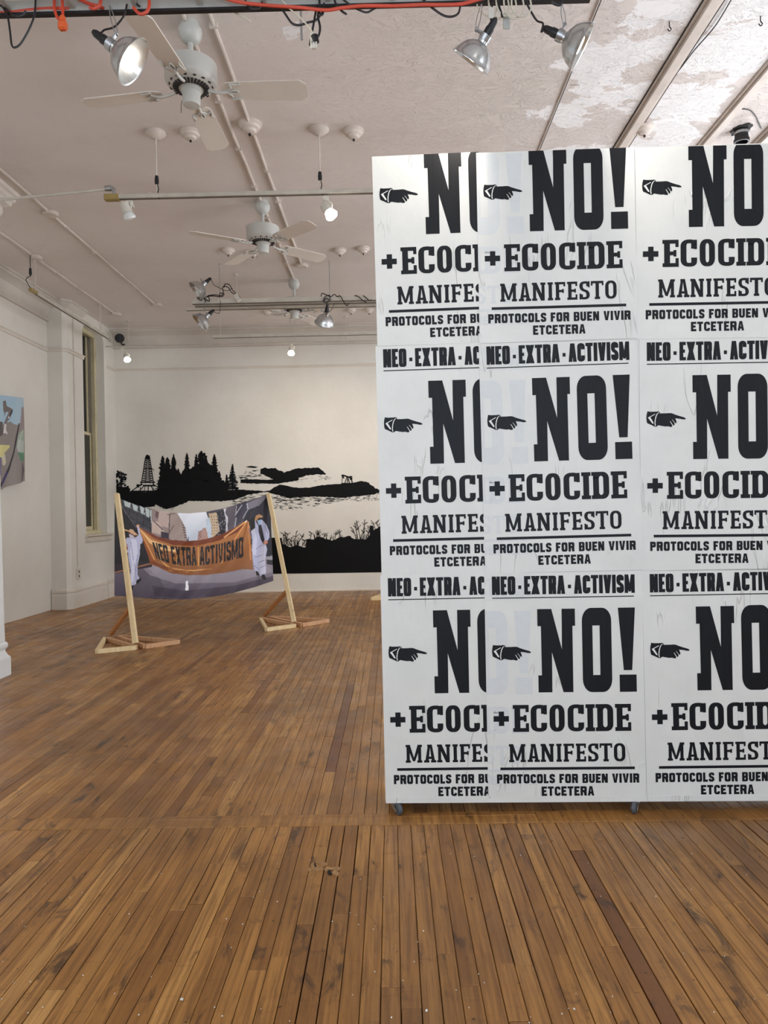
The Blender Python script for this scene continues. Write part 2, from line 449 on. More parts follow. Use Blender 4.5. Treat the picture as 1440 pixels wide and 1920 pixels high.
# threshold strip of a few long boards laid crosswise
xs = [XL, -2.55, -0.98, 0.55, 2.2, XR]
for i in range(len(xs) - 1):
    for a, b_, tn in ((Y_T0 + 0.001, 2.862, 0.66), (2.864, Y_T1 - 0.001, 0.5)) if i in (2,) else ((Y_T0 + 0.0018, Y_T1 - 0.0018, 0.64 + 0.09 * ((i * 7) % 3 - 1)),):
        vs, fs, t, s = board_mesh(xs[i] + 0.0007, xs[i + 1] - 0.0007, a, b_, 0.0012, tn, 0.13 * i + 0.07)
        link('threshold_board', mesh_with_attr('threshold_board', vs, fs, t, s), M_floor, fl)

# ---- ceiling with panel mouldings
ce = struct(MB().box(XL - 0.2, YF - 0.2, CEIL, XR + 0.2, YB + 0.2, CEIL + 0.15).build('ceiling', M_ceil))
def moulding(name, x, w, d, y0, y1, mat=None, side=0.0):
    mb = MB(); z = CEIL
    if side:
        mb.box(x - w / 2, y0, z - d, x + w / 2, y1, z + 0.002)
        mb.box(x - w / 2 - 0.02, y0, z - d * 0.45, x - w / 2, y1, z + 0.002)
        mb.box(x + w / 2, y0, z - d * 0.45, x + w / 2 + 0.028, y1, z + 0.002)
    else: mb.box(x - w / 2, y0, z - d, x + w / 2, y1, z + 0.002)
    return mb.build(name, mat or M_pipe, ce, bevel=0.003)
moulding('ceiling_seam_batten', 1.228, 0.008, 0.012, YF, YB)
moulding('ceiling_gap_shading_strip', 1.238, 0.010, 0.003, YF, YB, M_dark)
moulding('ceiling_beam_moulding', 1.875, 0.06, 0.04, YF, YB, side=1)
moulding('ceiling_gap_shading_strip', 1.822, 0.008, 0.006, YF, YB, M_dark)  # dark strip standing in for shading and grime along the beam edge
moulding('ceiling_gap_shading_strip', 1.945, 0.006, 0.006, YF, YB, M_dark)  # the same dark shading strip along its other edge
moulding('ceiling_beam_moulding', 2.53, 0.05, 0.035, YF, YB, side=1)
moulding('ceiling_beam_moulding', 2.98, 0.09, 0.05, YF, YB, side=1)

# ---- walls
wl = MB()
wl.box(XL - 0.15, YF, -0.01, XL, YP, CEIL + 0.01)
wall_left = struct(wl.build('wall_left', M_wall))
# pier with bevelled arris carrying the window
ch = 0.05
W0, W1, WZ0, WZ1 = 9.97, 10.71, 0.95, 3.93
mb = MB()
mb.v = [(XL - 0.15, YP, -0.01), (XP - ch, YP, -0.01), (XP, YP + ch, -0.01), (XP, W0, -0.01), (XL - 0.15, W0, -0.01)]
mb.v += [(a, b, CEIL) for a, b, c in mb.v]
mb.f = [(0, 1, 2, 3, 4), (9, 8, 7, 6, 5), (0, 1, 6, 5), (1, 2, 7, 6), (2, 3, 8, 7), (3, 4, 9, 8), (4, 0, 5, 9)]
mb.box(XL - 0.15, W0, -0.01, XP, W1, WZ0)
mb.box(XL - 0.15, W1, -0.01, XP, YB, CEIL)
mb.box(XL - 0.15, W0, WZ1, XP, W1, CEIL)
# rounded upper corners of the opening
for ya, sg in ((W0, 1), (W1, -1)):
    r = 0.16; pts = [(ya, WZ1)] + [(ya + sg * (r - r * cos(a)), WZ1 - r + r * sin(a)) for a in [i * pi / 12 for i in range(0, 7)]]
    n = len(mb.v); k = len(pts)
    for X in (XP - 0.12, XP):
        mb.v += [(X, a, b) for a, b in pts]
    mb.f += [tuple(n + i for i in range(k)), tuple(n + k + i for i in range(k))] + [(n + i, n + (i + 1) % k, n + k + (i + 1) % k, n + k + i) for i in range(k)]
struct(mb.build('wall_left_pier', M_wall))
wb = struct(MB().box(XL - 0.15, YB, -0.01, XR + 0.15, YB + 0.15, CEIL).build('wall_back', M_wall))
# rear and right walls with daylight windows (behind / beside the view)
def wall_with_openings(name, axis, c0, c1, u0, u1, ops):
    mb = MB()
    def bx(ua, ub, za, zb):
        if ub - ua < 1e-4 or zb - za < 1e-4: return
        if axis == 'y': mb.box(ua, c0, za, ub, c1, zb)
        else: mb.box(c0, ua, za, c1, ub, zb)
    cur = u0
    for a, b, z0, z1 in ops:
        bx(cur, a, -0.01, CEIL); bx(a, b, -0.01, z0); bx(a, b, z1, CEIL); cur = b
    bx(cur, u1, -0.01, CEIL)
    return struct(mb.build(name, M_wall))
fr_ops = [(x - 0.85, x + 0.85, 0.6, 3.35) for x in (-3.0, -0.6, 1.8)]
wall_with_openings('wall_front', 'y', YF - 0.15, YF, XL - 0.15, XR + 0.15, fr_ops)
rt_ops = [(y - 0.8, y + 0.8, 0.8, 3.6) for y in (0.6, 4.6, 8.4)]
wall_with_openings('wall_right', 'x', XR, XR + 0.15, YF, YB, rt_ops)
wn = 2
for ops, ax in ((fr_ops, 'y'), (rt_ops, 'x')):
    for a, b, z0, z1 in ops:
        mb = MB(); g = MB()
        def bb(m_, ua, ub, za, zb, t0, t1):
            if ax == 'y': m_.box(ua, YF - t1, za, ub, YF - t0, zb)
            else: m_.box(XR + t0, ua, za, XR + t1, ub, zb)
        for ua, ub, za, zb in ((a, a + 0.06, z0, z1), (b - 0.06, b, z0, z1), (a + 0.06, b - 0.06, z0, z0 + 0.07), (a + 0.06, b - 0.06, z1 - 0.06, z1), (a + 0.06, b - 0.06, (z0 + z1) / 2 - 0.025, (z0 + z1) / 2 + 0.025)):
            bb(mb, ua, ub, za, zb, 0.05, 0.11)
        w = struct(mb.build('window_%d' % wn, M_sash)); wn += 1
        bb(g, a + 0.06, b - 0.06, z0 + 0.07, z1 - 0.06, 0.075, 0.081); g.build('pane', M_clear, w)

# ---- cornice, picture rail, skirting
def prof_run(name, pts, pr, mat, parent=None, inward=None):
    """run a profile [(out, up)] along a polyline at z=0 reference, out = to the right of travel"""
    P = [Vector(p) for p in pts]; n = len(pr); vs = []
    for i, p in enumerate(P):
        d0 = (P[i] - P[i - 1]).normalized() if i else None
        d1 = (P[i + 1] - P[i]).normalized() if i < len(P) - 1 else None
        a = d0 or d1; b = d1 or d0
        n0 = Vector((a.y, -a.x, 0)); n1 = Vector((b.y, -b.x, 0)); m = (n0 + n1); m.normalize(); m /= max(0.3, m.dot(n0))
        vs += [p + m * o_ + Vector((0, 0, u_)) for o_, u_ in pr]
    fs = []
    for i in range(len(P) - 1):
        for k in range(n):
            a = i * n + k; b = i * n + (k + 1) % n; fs.append((a, b, b + n, a + n))
    fs += [tuple(reversed(range(n))), tuple(range((len(P) - 1) * n, len(P) * n))]
    return MB().add(vs, fs).build(name, mat, parent, smooth=True, angle=25)
route = [(XL, YF, 0), (XL, YP, 0), (XP - ch, YP, 0), (XP, YP + ch, 0), (XP, W0 - 0.02, 0)]
route2 = [(XP, W1 + 0.02, 0), (XP, YB, 0), (XR, YB, 0)]
cove = [(0, 3.80), (0.035, 3.80), (0.035, 3.835), (0.02, 3.85), (0.03, 3.92), (0.06, 3.98), (0.115, 4.02), (0.165, 4.035), (0.165, 4.055), (0.19, 4.06), (0.19, CEIL + 0.001), (0, CEIL + 0.001)]
struct(prof_run('trim_1', [(XL, YF, 0), (XL, YP, 0)], cove, M_old))
struct(prof_run('trim_2', [(XP - ch, YP, 0), (XP, YP + ch, 0), (XP, YB, 0), (XR, YB, 0)], [(o_, u_) for o_, u_ in cove], M_old)) if False else None
struct(prof_run('trim_2', [(XP, YB, 0), (XR, YB, 0)], cove, M_old))
struct(prof_run('trim_3', [(XL, YP, 0), (XP - ch, YP, 0), (XP, YP + ch, 0), (XP, W0 + 0.0, 0)],
                [(0, 3.98), (0.03, 4.0), (0.07, 4.045), (0.09, 4.05), (0.09, CEIL + 0.001), (0, CEIL + 0.001)], M_old))
rail = [(0, 0), (0.016, 0.0), (0.022, 0.012), (0.022, 0.03), (0.034, 0.038), (0.034, 0.052), (0, 0.056)]
def lift(pr, z): return [(a, b + z) for a, b in pr]
struct(prof_run('trim_4', [(XL, YF, 0), (XL, YP, 0)], lift(rail, 3.40), M_trim))
struct(prof_run('trim_5', [(XL + 0.01, YP, 0), (XP - ch, YP, 0), (XP, YP + ch, 0), (XP, W0, 0)], lift(rail, 3.40), M_trim))
struct(prof_run('trim_6', [(XP, W1 + 0.1, 0), (XP, YB, 0), (XR, YB, 0)], lift([(a * 0.7, b * 0.7) for a, b in rail], 3.455), M_trim))
base = [(0, 0), (0.03, 0), (0.03, 0.185), (0.024, 0.195), (0.024, 0.215), (0.034, 0.222), (0.034, 0.25), (0.02, 0.27), (0, 0.275)]
struct(prof_run('baseboard_left', [(XL + 0.01, YP, 0), (XP - ch, YP, 0), (XP, YP + ch, 0), (XP, 10.62, 0)], base, M_trim))
struct(prof_run('baseboard_corner', [(XP, 10.66, 0), (XP, YB, 0)], [(a * 0.7, b) for a, b in base], M_trim))
struct(prof_run('baseboard_back', [(XP, YB, 0), (XR, YB, 0)], [(0, 0), (0.014, 0), (0.014, 0.02), (0, 0.03)], M_trim))

# ---- window_1 in the pier: cream sashes, dark glass
mb = MB()
mb.box(-4.43, W1 - 0.055, WZ0, -4.37, W1, WZ1); mb.box(-4.43, W0, WZ0, -4.37, W0 + 0.055, WZ1)
mb.box(-4.43, W0, WZ1 - 0.06, -4.37, W1, WZ1); mb.box(-4.47, W0, WZ0, -4.33, W1, WZ0 + 0.07)
win = struct(mb.build('window_1', M_sash, bevel=0.004))
for nm, X0, X1, z0, z1 in (('lower_sash', -4.475, -4.44, WZ0 + 0.07, 2.46), ('upper_sash', -4.515, -4.48, 2.42, WZ1)):
    mb = MB(); a, b = W0 + 0.02, W1 - 0.03
    mb.box(X0, a, z0, X1, a + 0.05, z1); mb.box(X0, b - 0.05, z0, X1, b, z1)
    mb.box(X0, a + 0.05, z0, X1, b - 0.05, z0 + 0.055); mb.box(X0, a + 0.05, z1 - 0.045, X1, b - 0.05, z1)
    s_ = mb.build(nm, M_sash, win, bevel=0.003)
    g = MB().box((X0 + X1) / 2 - 0.002, a + 0.045, z0 + 0.05, (X0 + X1) / 2 + 0.002, b - 0.045, z1 - 0.04).build('pane', M_glass, s_)
MB().box(-4.60, W0, WZ0, -4.56, W1, WZ1).build('window_backing', M_dark, win)
sill = [(0, 0.86), (0.02, 0.86), (0.03, 0.875), (0.03, 0.895), (0.012, 0.905), (0.012, 0.925), (0.035, 0.935), (0.055, 0.945), (0.055, 0.965), (0, 0.97)]
struct(prof_run('trim_7', [(XP, W0 - 0.05, 0), (XP, W1 + 0.11, 0)], sill, M_trim))

# ================================================================== COLUMN AT THE LEFT EDGE
ccx, ccy = -3.18, 5.37
col = thing('column', 'white painted iron column with moulded square foot at the left edge', 'column', (ccx, ccy, 0))
def sq_stack(prof, name, mat, seg=None, rnd=0.0):
    mb = MB(); n = len(prof)
    for hw, z in prof: mb.v += [(-hw, -hw, z), (hw, -hw, z), (hw, hw, z), (-hw, hw, z)]
    for i in range(n - 1):
        for k in range(4): a = i * 4 + k; b = i * 4 + (k + 1) % 4; mb.f.append((a, b, b + 4, a + 4))
    mb.f += [(3, 2, 1, 0), tuple((n - 1) * 4 + k for k in range(4))]
    return mb.build(name, mat, col, bevel=0.004)
sq_stack([(0.2, 0.0), (0.2, 0.135), (0.196, 0.15), (0.187, 0.155), (0.182, 0.17), (0.173, 0.19), (0.172, 0.205), (0.178, 0.21), (0.187, 0.225), (0.187, 0.245), (0.18, 0.26), (0.172, 0.267)], 'foot', M_column)
sq_stack([(0.172, 0.267), (0.170, 0.4), (0.155, 3.3)], 'shaft', M_column)
mb = MB().lathe([(0.16, 3.28), (0.19, 3.30), (0.19, 3.34), (0.17, 3.36), (0.2, 3.42), (0.215, 3.5), (0.21, 3.56), (0.2, 3.6), (0.2, 3.66)], n=28)
for a in range(8):
    t = a * pi / 4 + pi / 8; c = (0.215 * cos(t), 0.215 * sin(t), 3.57)
    mb.lathe([(0.0, -0.04), (0.045, -0.035), (0.062, -0.01), (0.062, 0.01), (0.045, 0.035), (0.0, 0.04)], c, (cos(t + pi / 2), sin(t + pi / 2), 0), 14)
mb.build('capital', M_old, col, smooth=True)
sq_stack([(0.20, 3.63), (0.25, 3.66), (0.25, 3.68), (0.272, 3.70), (0.272, 3.725), (0.296, 3.74), (0.296, 3.77), (0.10, 3.78), (0.10, CEIL)], 'abacus', M_old)

# ================================================================== CEILING FIXTURES
def fan(name, x, y, angles, label, parts=True):
    t = thing(name, label, 'ceiling fan', (x, y, CEIL), 'ceiling fans along the room')
    MB().lathe([(0.0, 0), (0.052, 0.0), (0.054, -0.022), (0.066, -0.03), (0.070, -0.045), (0.066, -0.075), (0.05, -0.10), (0.03, -0.115), (0.0, -0.118)], n=28).build('canopy', M_fan, t, smooth=True)
    MB().lathe([(0.016, -0.10), (0.016, -0.26)], n=12).build('downrod', M_fan, t, smooth=True)
    MB().lathe([(0.0, -0.225), (0.05, -0.225), (0.13, -0.235), (0.15, -0.245), (0.15, -0.33), (0.145, -0.345), (0.13, -0.36), (0.125, -0.365), (0.06, -0.388), (0.0, -0.39)], n=40).build('motor_housing', M_fan, t, smooth=True, angle=30)
    # cast vent ring: slots
    mb = MB()
    for k in range(30):
        a = 2 * pi * k / 30
        u = Vector((cos(a), sin(a), 0)); w = Vector((-sin(a), cos(a), 0))
        for r0, r1, hw in ((0.072, 0.105, 0.006),):
            p0 = u * r0 + Vector((0, 0, -0.3865)); p1 = u * r1 + Vector((0, 0, -0.3755)); nn = Vector((u.x * 0.3, u.y * 0.3, -0.95))
            mb.bar(p0 + nn * 0.0005, p1 + nn * 0.0005, hw * 2, 0.003)
        if k % 2 == 0:
            p0 = u * 0.122 + w * 0.004; p1 = u * 0.122 + w * 0.022
            mb.bar((p0.x, p0.y, -0.3665), (p1.x, p1.y, -0.3665), 0.007, 0.006)
    mb.build('vent_slots', M_dark, t)
    MB().lathe([(0.0, -0.385), (0.058, -0.388), (0.06, -0.40), (0.052, -0.405), (0.052, -0.465), (0.046, -0.478), (0.0, -0.482)], n=28).build('switch_housing', M_fan, t, smooth=True)
    MB().tube([(-0.05, -0.02, -0.46), (-0.056, -0.02, -0.48), (-0.056, -0.02, -0.53)], 0.0016, 5).build('pull_chain', M_dark, t)
    for i, a in enumerate(angles):
        A = radians(a); R = Matrix.Rotation(A, 4, 'Z'); tilt = Matrix.Rotation(radians(-11), 4, 'X')
        # blade outline with a bowed tip
        outl = [(0.178, -0.035), (0.205, -0.060), (0.25, -0.066), (0.635, -0.077), (0.672, -0.048), (0.678, 0.0), (0.672, 0.048), (0.635, 0.077), (0.25, 0.066), (0.205, 0.060), (0.178, 0.035)]
        mb = MB(); n = len(outl)
        for zz in (-0.0035, 0.0035):
            for px_, py_ in outl:
                p = R @ (tilt @ Vector((px_, py_, zz))) + Vector((0, 0, -0.392)); mb.v.append(tuple(p))
        mb.f = [tuple(reversed(range(n))), tuple(range(n, 2 * n))] + [(k, (k + 1) % n, n + (k + 1) % n, n + k) for k in range(n)]
        bl = mb.build('blade', M_blade, t)
        br = MB()
        def L(pts, r, sm=5):
            P = [R @ (tilt @ Vector(p)) + Vector((0, 0, -0.392)) for p in pts]; br.tube(P, r, 6, sm)
        L([(0.10, 0, 0.0), (0.16, 0, -0.012), (0.215, 0, -0.010)], 0.009)
        L([(0.20, 0, -0.010), (0.235, 0.03, -0.009), (0.23, 0.058, -0.008), (0.27, 0.052, -0.008), (0.29, 0.058, -0.007)], 0.0055)
        L([(0.20, 0, -0.010), (0.235, -0.03, -0.009), (0.23, -0.058, -0.008), (0.27, -0.052, -0.008), (0.29, -0.058, -0.007)], 0.0055)
        L([(0.205, 0, -0.010), (0.25, 0.012, -0.009), (0.275, 0, -0.008), (0.25, -0.012, -0.009), (0.205, 0, -0.010)], 0.005)
        br.build('blade_bracket', M_fan, bl, smooth=True)
    return t
fan('ceiling_fan', -1.12, 4.19, (2, 90, 171, 262), 'nearest white four-blade ceiling fan, beside the lit clamp lamp')
fan('ceiling_fan', -1.13, 6.60, (40, 129, 208, 318), 'middle white ceiling fan with a hanging pull chain, behind the near track')
fan('ceiling_fan', -1.145, 8.85, (68, 160, 200, 340), 'farthest white ceiling fan, low behind the far lamp rig')

# ceiling roses (capped outlets)
rose0 = None
def rose(px_, py_, label, big=1.0):
    global rose0
    p = on_z(px_, py_, CEIL)
    if rose0 is None:
        rose0 = thing('ceiling_rose', label, 'ceiling rose', (p.x, p.y, CEIL), 'blank ceiling roses')
        MB().lathe([(0.0, 0.0), (0.075, 0.0), (0.078, -0.012), (0.066, -0.02), (0.060, -0.034), (0.044, -0.042), (0.036, -0.055), (0.018, -0.062), (0, -0.063)], n=28).build('cover', M_pipe, rose0, smooth=True, angle=20)
        MB().lathe([(0.007, -0.06), (0.009, -0.075), (0.0, -0.082)], n=10).build('finial', M_dark, rose0, smooth=True)
        return rose0
    c = copy_tree(rose0, (p.x, p.y, CEIL), label)
    if big != 1: c.scale = (big, big, big)
    return c
rose(357, 247, 'blank white ceiling rose just right of the left hanging rod')
rose(663, 245, 'blank white ceiling rose between second hanging rod and poster wall')
rose(468, 232, 'larger white ceiling rose on the right-hand surface conduit', 1.15)
rose(1208, 238, 'white ceiling rose above the poster wall, between two ceiling mouldings')
rose(428, 468, 'small ceiling rose left of the middle fan, above the far clamp lamps', 0.95)
rose(474, 472, 'small ceiling rose half hidden behind a blade of the middle fan', 0.9)
rose(637, 468, 'small ceiling rose right of the middle fan, left one of a pair', 0.95)
rose(681, 465, 'small ceiling rose closest to the poster wall in the middle row', 0.95)
rose(500, 584, 'tiny far ceiling rose left of the farthest fan', 0.9)
rose(534, 584, 'tiny far ceiling rose behind the farthest fan hub', 0.9)
rose(658, 580, 'far ceiling rose right of the far hanging clamp lamp', 0.95)
rose(692, 580, 'far ceiling rose touching the poster wall outline', 0.95)

# surface conduits
def conduit(x, ya, yb, r, label, boxes=(), wob=0.0):
    t = thing('ceiling_conduit', label, 'conduit', (x, ya, CEIL), 'surface conduits on the ceiling')
    n = 14; P = [(x + wob * random.uniform(-1, 1), ya + (yb - ya) * i / n, CEIL - r * 0.9) for i in range(n + 1)]
    world_child(MB().tube(P, r, 8, 2).build('pipe', M_pipe, smooth=True, m=None) if False else MB().tube(P, r, 8, 2).build('pipe', M_pipe, None, True), t)
    for i in range(1, 9):
        y = ya + (yb - ya) * i / 9 + 0.1
        world_child(MB().box(x - r * 1.9, y - 0.008, CEIL - r * 2.1, x + r * 1.5, y + 0.008, CEIL).build('strap', M_pipe), t)
    for bx_, by_ in boxes:
        world_child(MB().lathe([(0, CEIL - 0.0), (0.068, CEIL - 0.002), (0.072, CEIL - 0.02), (0.06, CEIL - 0.034), (0, CEIL - 0.036)], (bx_, by_, 0), n=24).build('junction_box', M_pipe, None, True), t)
    return t
conduit(-0.98, 2.9, 8.25, 0.014, 'right-hand white conduit running along the ceiling beside the fans', [(-0.98, 8.3)], 0.004)
conduit(-1.135, 2.9, 8.75, 0.014, 'white ceiling conduit that feeds the three fans', (), 0.003)
conduit(-3.14, 3.6, 9.65, 0.013, 'long white ceiling conduit left of the fans, crossing above the bare rail', [(-3.14, 6.72), (-3.12, 9.72)], 0.006)
conduit(-3.84, 4.5, 10.1, 0.014, 'white ceiling conduit nearest the left wall, above the slanting track', [(-3.84, 7.85), (-3.83, 10.12)], 0.008)

# lighting tracks
def rod_hung(nm_parts, t, x, y, z, r=0.005, canopy=True, clip=True):
    world_child(MB().tube([(x, y, CEIL - 0.01), (x, y, z + 0.02)], r, 8).build('hanger_rod', M_pipe, None, True), t)
    if canopy:
        world_child(MB().lathe([(0, CEIL), (0.072, CEIL), (0.075, CEIL - 0.012), (0.05, CEIL - 0.035), (0.012, CEIL - 0.05), (0, CEIL - 0.05)], (x, y, 0), n=24).build('hanger_canopy', M_pipe, None, True), t)
    if clip:
        world_child(MB().lathe([(0.0, z + 0.16), (0.012, z + 0.155), (0.016, z + 0.12), (0.014, z + 0.095), (0, z + 0.09)], (x, y, 0), n=10).tube([(x, y, z + 0.10), (x + 0.012, y, z + 0.06), (x + 0.004, y, z + 0.015), (x + 0.02, y - 0.01, z - 0.02)], 0.004, 6, 4).build('wire_tie', M_black, None, True), t)
TZ = 3.60; TY = 5.37
t = thing('lighting_track', 'near ceiling light track with two spot heads, ending behind the poster wall', 'light track', (-2.06, TY, TZ), 'suspended light tracks')
world_child(MB().box(-2.02, TY - 0.018, TZ - 0.012, 1.4, TY + 0.018, TZ + 0.02).build('rail', M_track, bevel=0.003), t)
world_child(MB().box(-2.0, TY - 0.009, TZ - 0.017, 1.4, TY + 0.009, TZ - 0.0115).build('slot', M_trackdark), t)
world_child(MB().box(-2.10, TY - 0.024, TZ - 0.022, -1.99, TY + 0.024, TZ + 0.022).build('end_feed', M_brass, bevel=0.004), t)
for x in (on_z(290, 245, CEIL).x + 0.0, on_z(599, 245, CEIL).x): rod_hung(None, t, x, TY, TZ)
t2 = thing('rail', 'bare grey rail from the track elbow to the column capital', 'rail', (-2.06, TY, 3.66))
world_child(MB().tube([(-2.95, TY, 3.60), (-2.07, TY, 3.665)], 0.011, 8).build('pipe', M_track, None, True), t2)
world_child(MB().lathe([(0, -0.03), (0.02, -0.025), (0.022, 0.02), (0, 0.03)], (-2.07, TY, 3.67), (1, 0, 0), 10).tube([(-2.06, TY, 3.675), (-2.03, TY, 3.66), (-2.03, TY, 3.62)], 0.014, 8, 4).build('elbow', M_zinc, None, True), t2)

# slanting track along the left wall
A = on_y(67, 550, 8.0); A = Vector((-3.84, 7.85, 3.60))
def fitz(px_, py_, x): p = on_x(px_, py_, x); return p
pA = fitz(67, 549, -3.86); pB = fitz(203, 633, -3.86)
t = thing('lighting_track', 'lighting track hung along the left wall, in front of the window', 'light track', pA, 'suspended light tracks')
world_child(MB().bar(pA, pB, 0.036, 0.042).build('rail', M_track, bevel=0.003), t)
world_child(MB().bar(pA + Vector((0.002, 0, -0.022)), pB + Vector((0.002, 0, -0.022)), 0.016, 0.006).build('slot', M_trackdark), t)
world_child(MB().bar(pA + Vector((0, -0.12, 0)), pA + Vector((0, 0.01, 0)), 0.042, 0.034).build('end_feed', M_brass, bevel=0.004), t)
world_child(MB().lathe([(0.0, 0.16), (0.013, 0.15), (0.017, 0.09), (0, 0.06)], pA + Vector((0.0, -0.11, 0.08)), n=10).tube([pA + Vector((0.0, -0.11, 0.2)), (pA.x, pA.y - 0.11, CEIL - 0.02)], 0.004, 6).tube([pA + Vector((0.0, -0.11, 0.15)), pA + Vector((-0.05, -0.11, 0.11)), pA + Vector((0.0, -0.10, 0.012))], 0.004, 6, 4).build('wire_tie', M_black, None, True), t)
for f in (0.0, 0.87):
    q = pA.lerp(pB, f); world_child(MB().tube([(q.x, q.y, CEIL - 0.005), q + Vector((0, 0, 0.01))], 0.006, 8).build('hanger_rod', M_pipe, None, True), t)

# far tracks
def far_track(x0, x1, y, z, label, rods, r=0.010, boxy=True, canopy=True):
    t = thing('lighting_track', label, 'light track', (x0, y, z), 'suspended light tracks')
    if boxy:
        world_child(MB().box(x0, y - 0.017, z - 0.014, x1, y + 0.017, z + 0.018).build('rail', M_track), t)
        world_child(MB().box(x0, y - 0.008, z - 0.019, x1, y + 0.008, z - 0.0135).build('slot', M_trackdark), t)
    else:
        world_child(MB().tube([(x0, y, z), (x1, y, z)], r, 8).build('rail', M_track, None, True), t)
    for x in rods:
        world_child(MB().tube([(x, y, CEIL), (x, y, z)], 0.005, 6).build('hanger_rod', M_track, None, True), t)
        if canopy: world_child(MB().lathe([(0, CEIL), (0.03, CEIL - 0.001), (0.03, CEIL - 0.012), (0, CEIL - 0.014)], (x, y, 0), n=14).build('hanger_canopy', M_pipe, None, True), t)
    return t
RY = 8.15; RZ = 3.62
xL = on_y(361, 560, RY).x
far_track(on_y(350, 578, 8.6).x, 1.2, 8.6, on_y(500, 577, 8.6).z, 'thin bare track just behind the far clamp lamp rig', (on_y(444, 578, 8.6).x,))
pz = on_y(400, 632, 9.8); far_track(pz.x, 1.2, 9.8, pz.z, 'bare track hung low in front of the back cornice', (on_y(413, 600, 9.8).x, 0.6))
pz = on_y(198, 648, 10.55); pe = on_y(700, 641, 10.55)
back_tr = far_track(pz.x, 1.4, 10.55, (pz.z + pe.z) / 2, 'rearmost track by the back wall, carrying two lit spots', (on_y(240, 600, 10.55).x, on_y(553, 590, 10.55).x, on_y(648, 590, 10.55).x), r=0.009, boxy=False)
BTZ = (pz.z + pe.z) / 2

# ---- truss rigs (ladder tray) near (top edge of the picture) and far
def rig(name, x0, x1, y, z, label, dp=0.14, hh=0.045, mat=M_tray):
    t = thing(name, label, 'lighting rig', (x0, y, z), 'suspended lamp rigs')
    for s_ in (0, 1):
        world_child(MB().box(x0, y + s_ * dp - 0.008, z, x1, y + s_ * dp + 0.008, z + hh).build('side_rail', mat), t)
        world_child(MB().box(x0, y + s_ * dp - 0.010, z - 0.010, x1, y + s_ * dp + 0.010, z).build('bottom_flange', M_black if name == 'cable_tray' else M_trackdark), t)
    n = max(2, int((x1 - x0) / 0.24)); rg = None
    for i in range(n + 1):
        x = x0 + 0.02 + (x1 - x0 - 0.04) * i / n
        if rg is None: rg = MB().box(-0.01, 0.008, 0.008, 0.01, dp - 0.008, 0.02).build('rung', mat, t)
        else: r2 = rg.copy(); COL.objects.link(r2); rg_ = r2; r2.parent = t
        (rg if i == 0 else r2).location = (x - x0, 0, 0)
    for x in (x0 + 0.3, (x0 + x1) / 2, x1 - 0.3):
        world_child(MB().tube([(x, y + dp / 2, z + 0.01), (x, y + dp / 2, CEIL)], 0.004, 6).build('hanger_rod', M_zinc, None, True), t)
    return t
NY = 2.70
nz = on_y(720, 12, NY).z + 0.008
rig('cable_tray', -1.9, on_y(1106, 4, NY).x, NY - 0.16, nz, 'cable tray full of cords along the top edge of the picture', dp=0.16)
fz = on_y(500, 567, RY).z
far = rig('lamp_rail', xL, 0.9, RY, fz, 'far lamp rail hung with clamp lamps and tangled cords', dp=0.10, hh=0.05, mat=M_track)

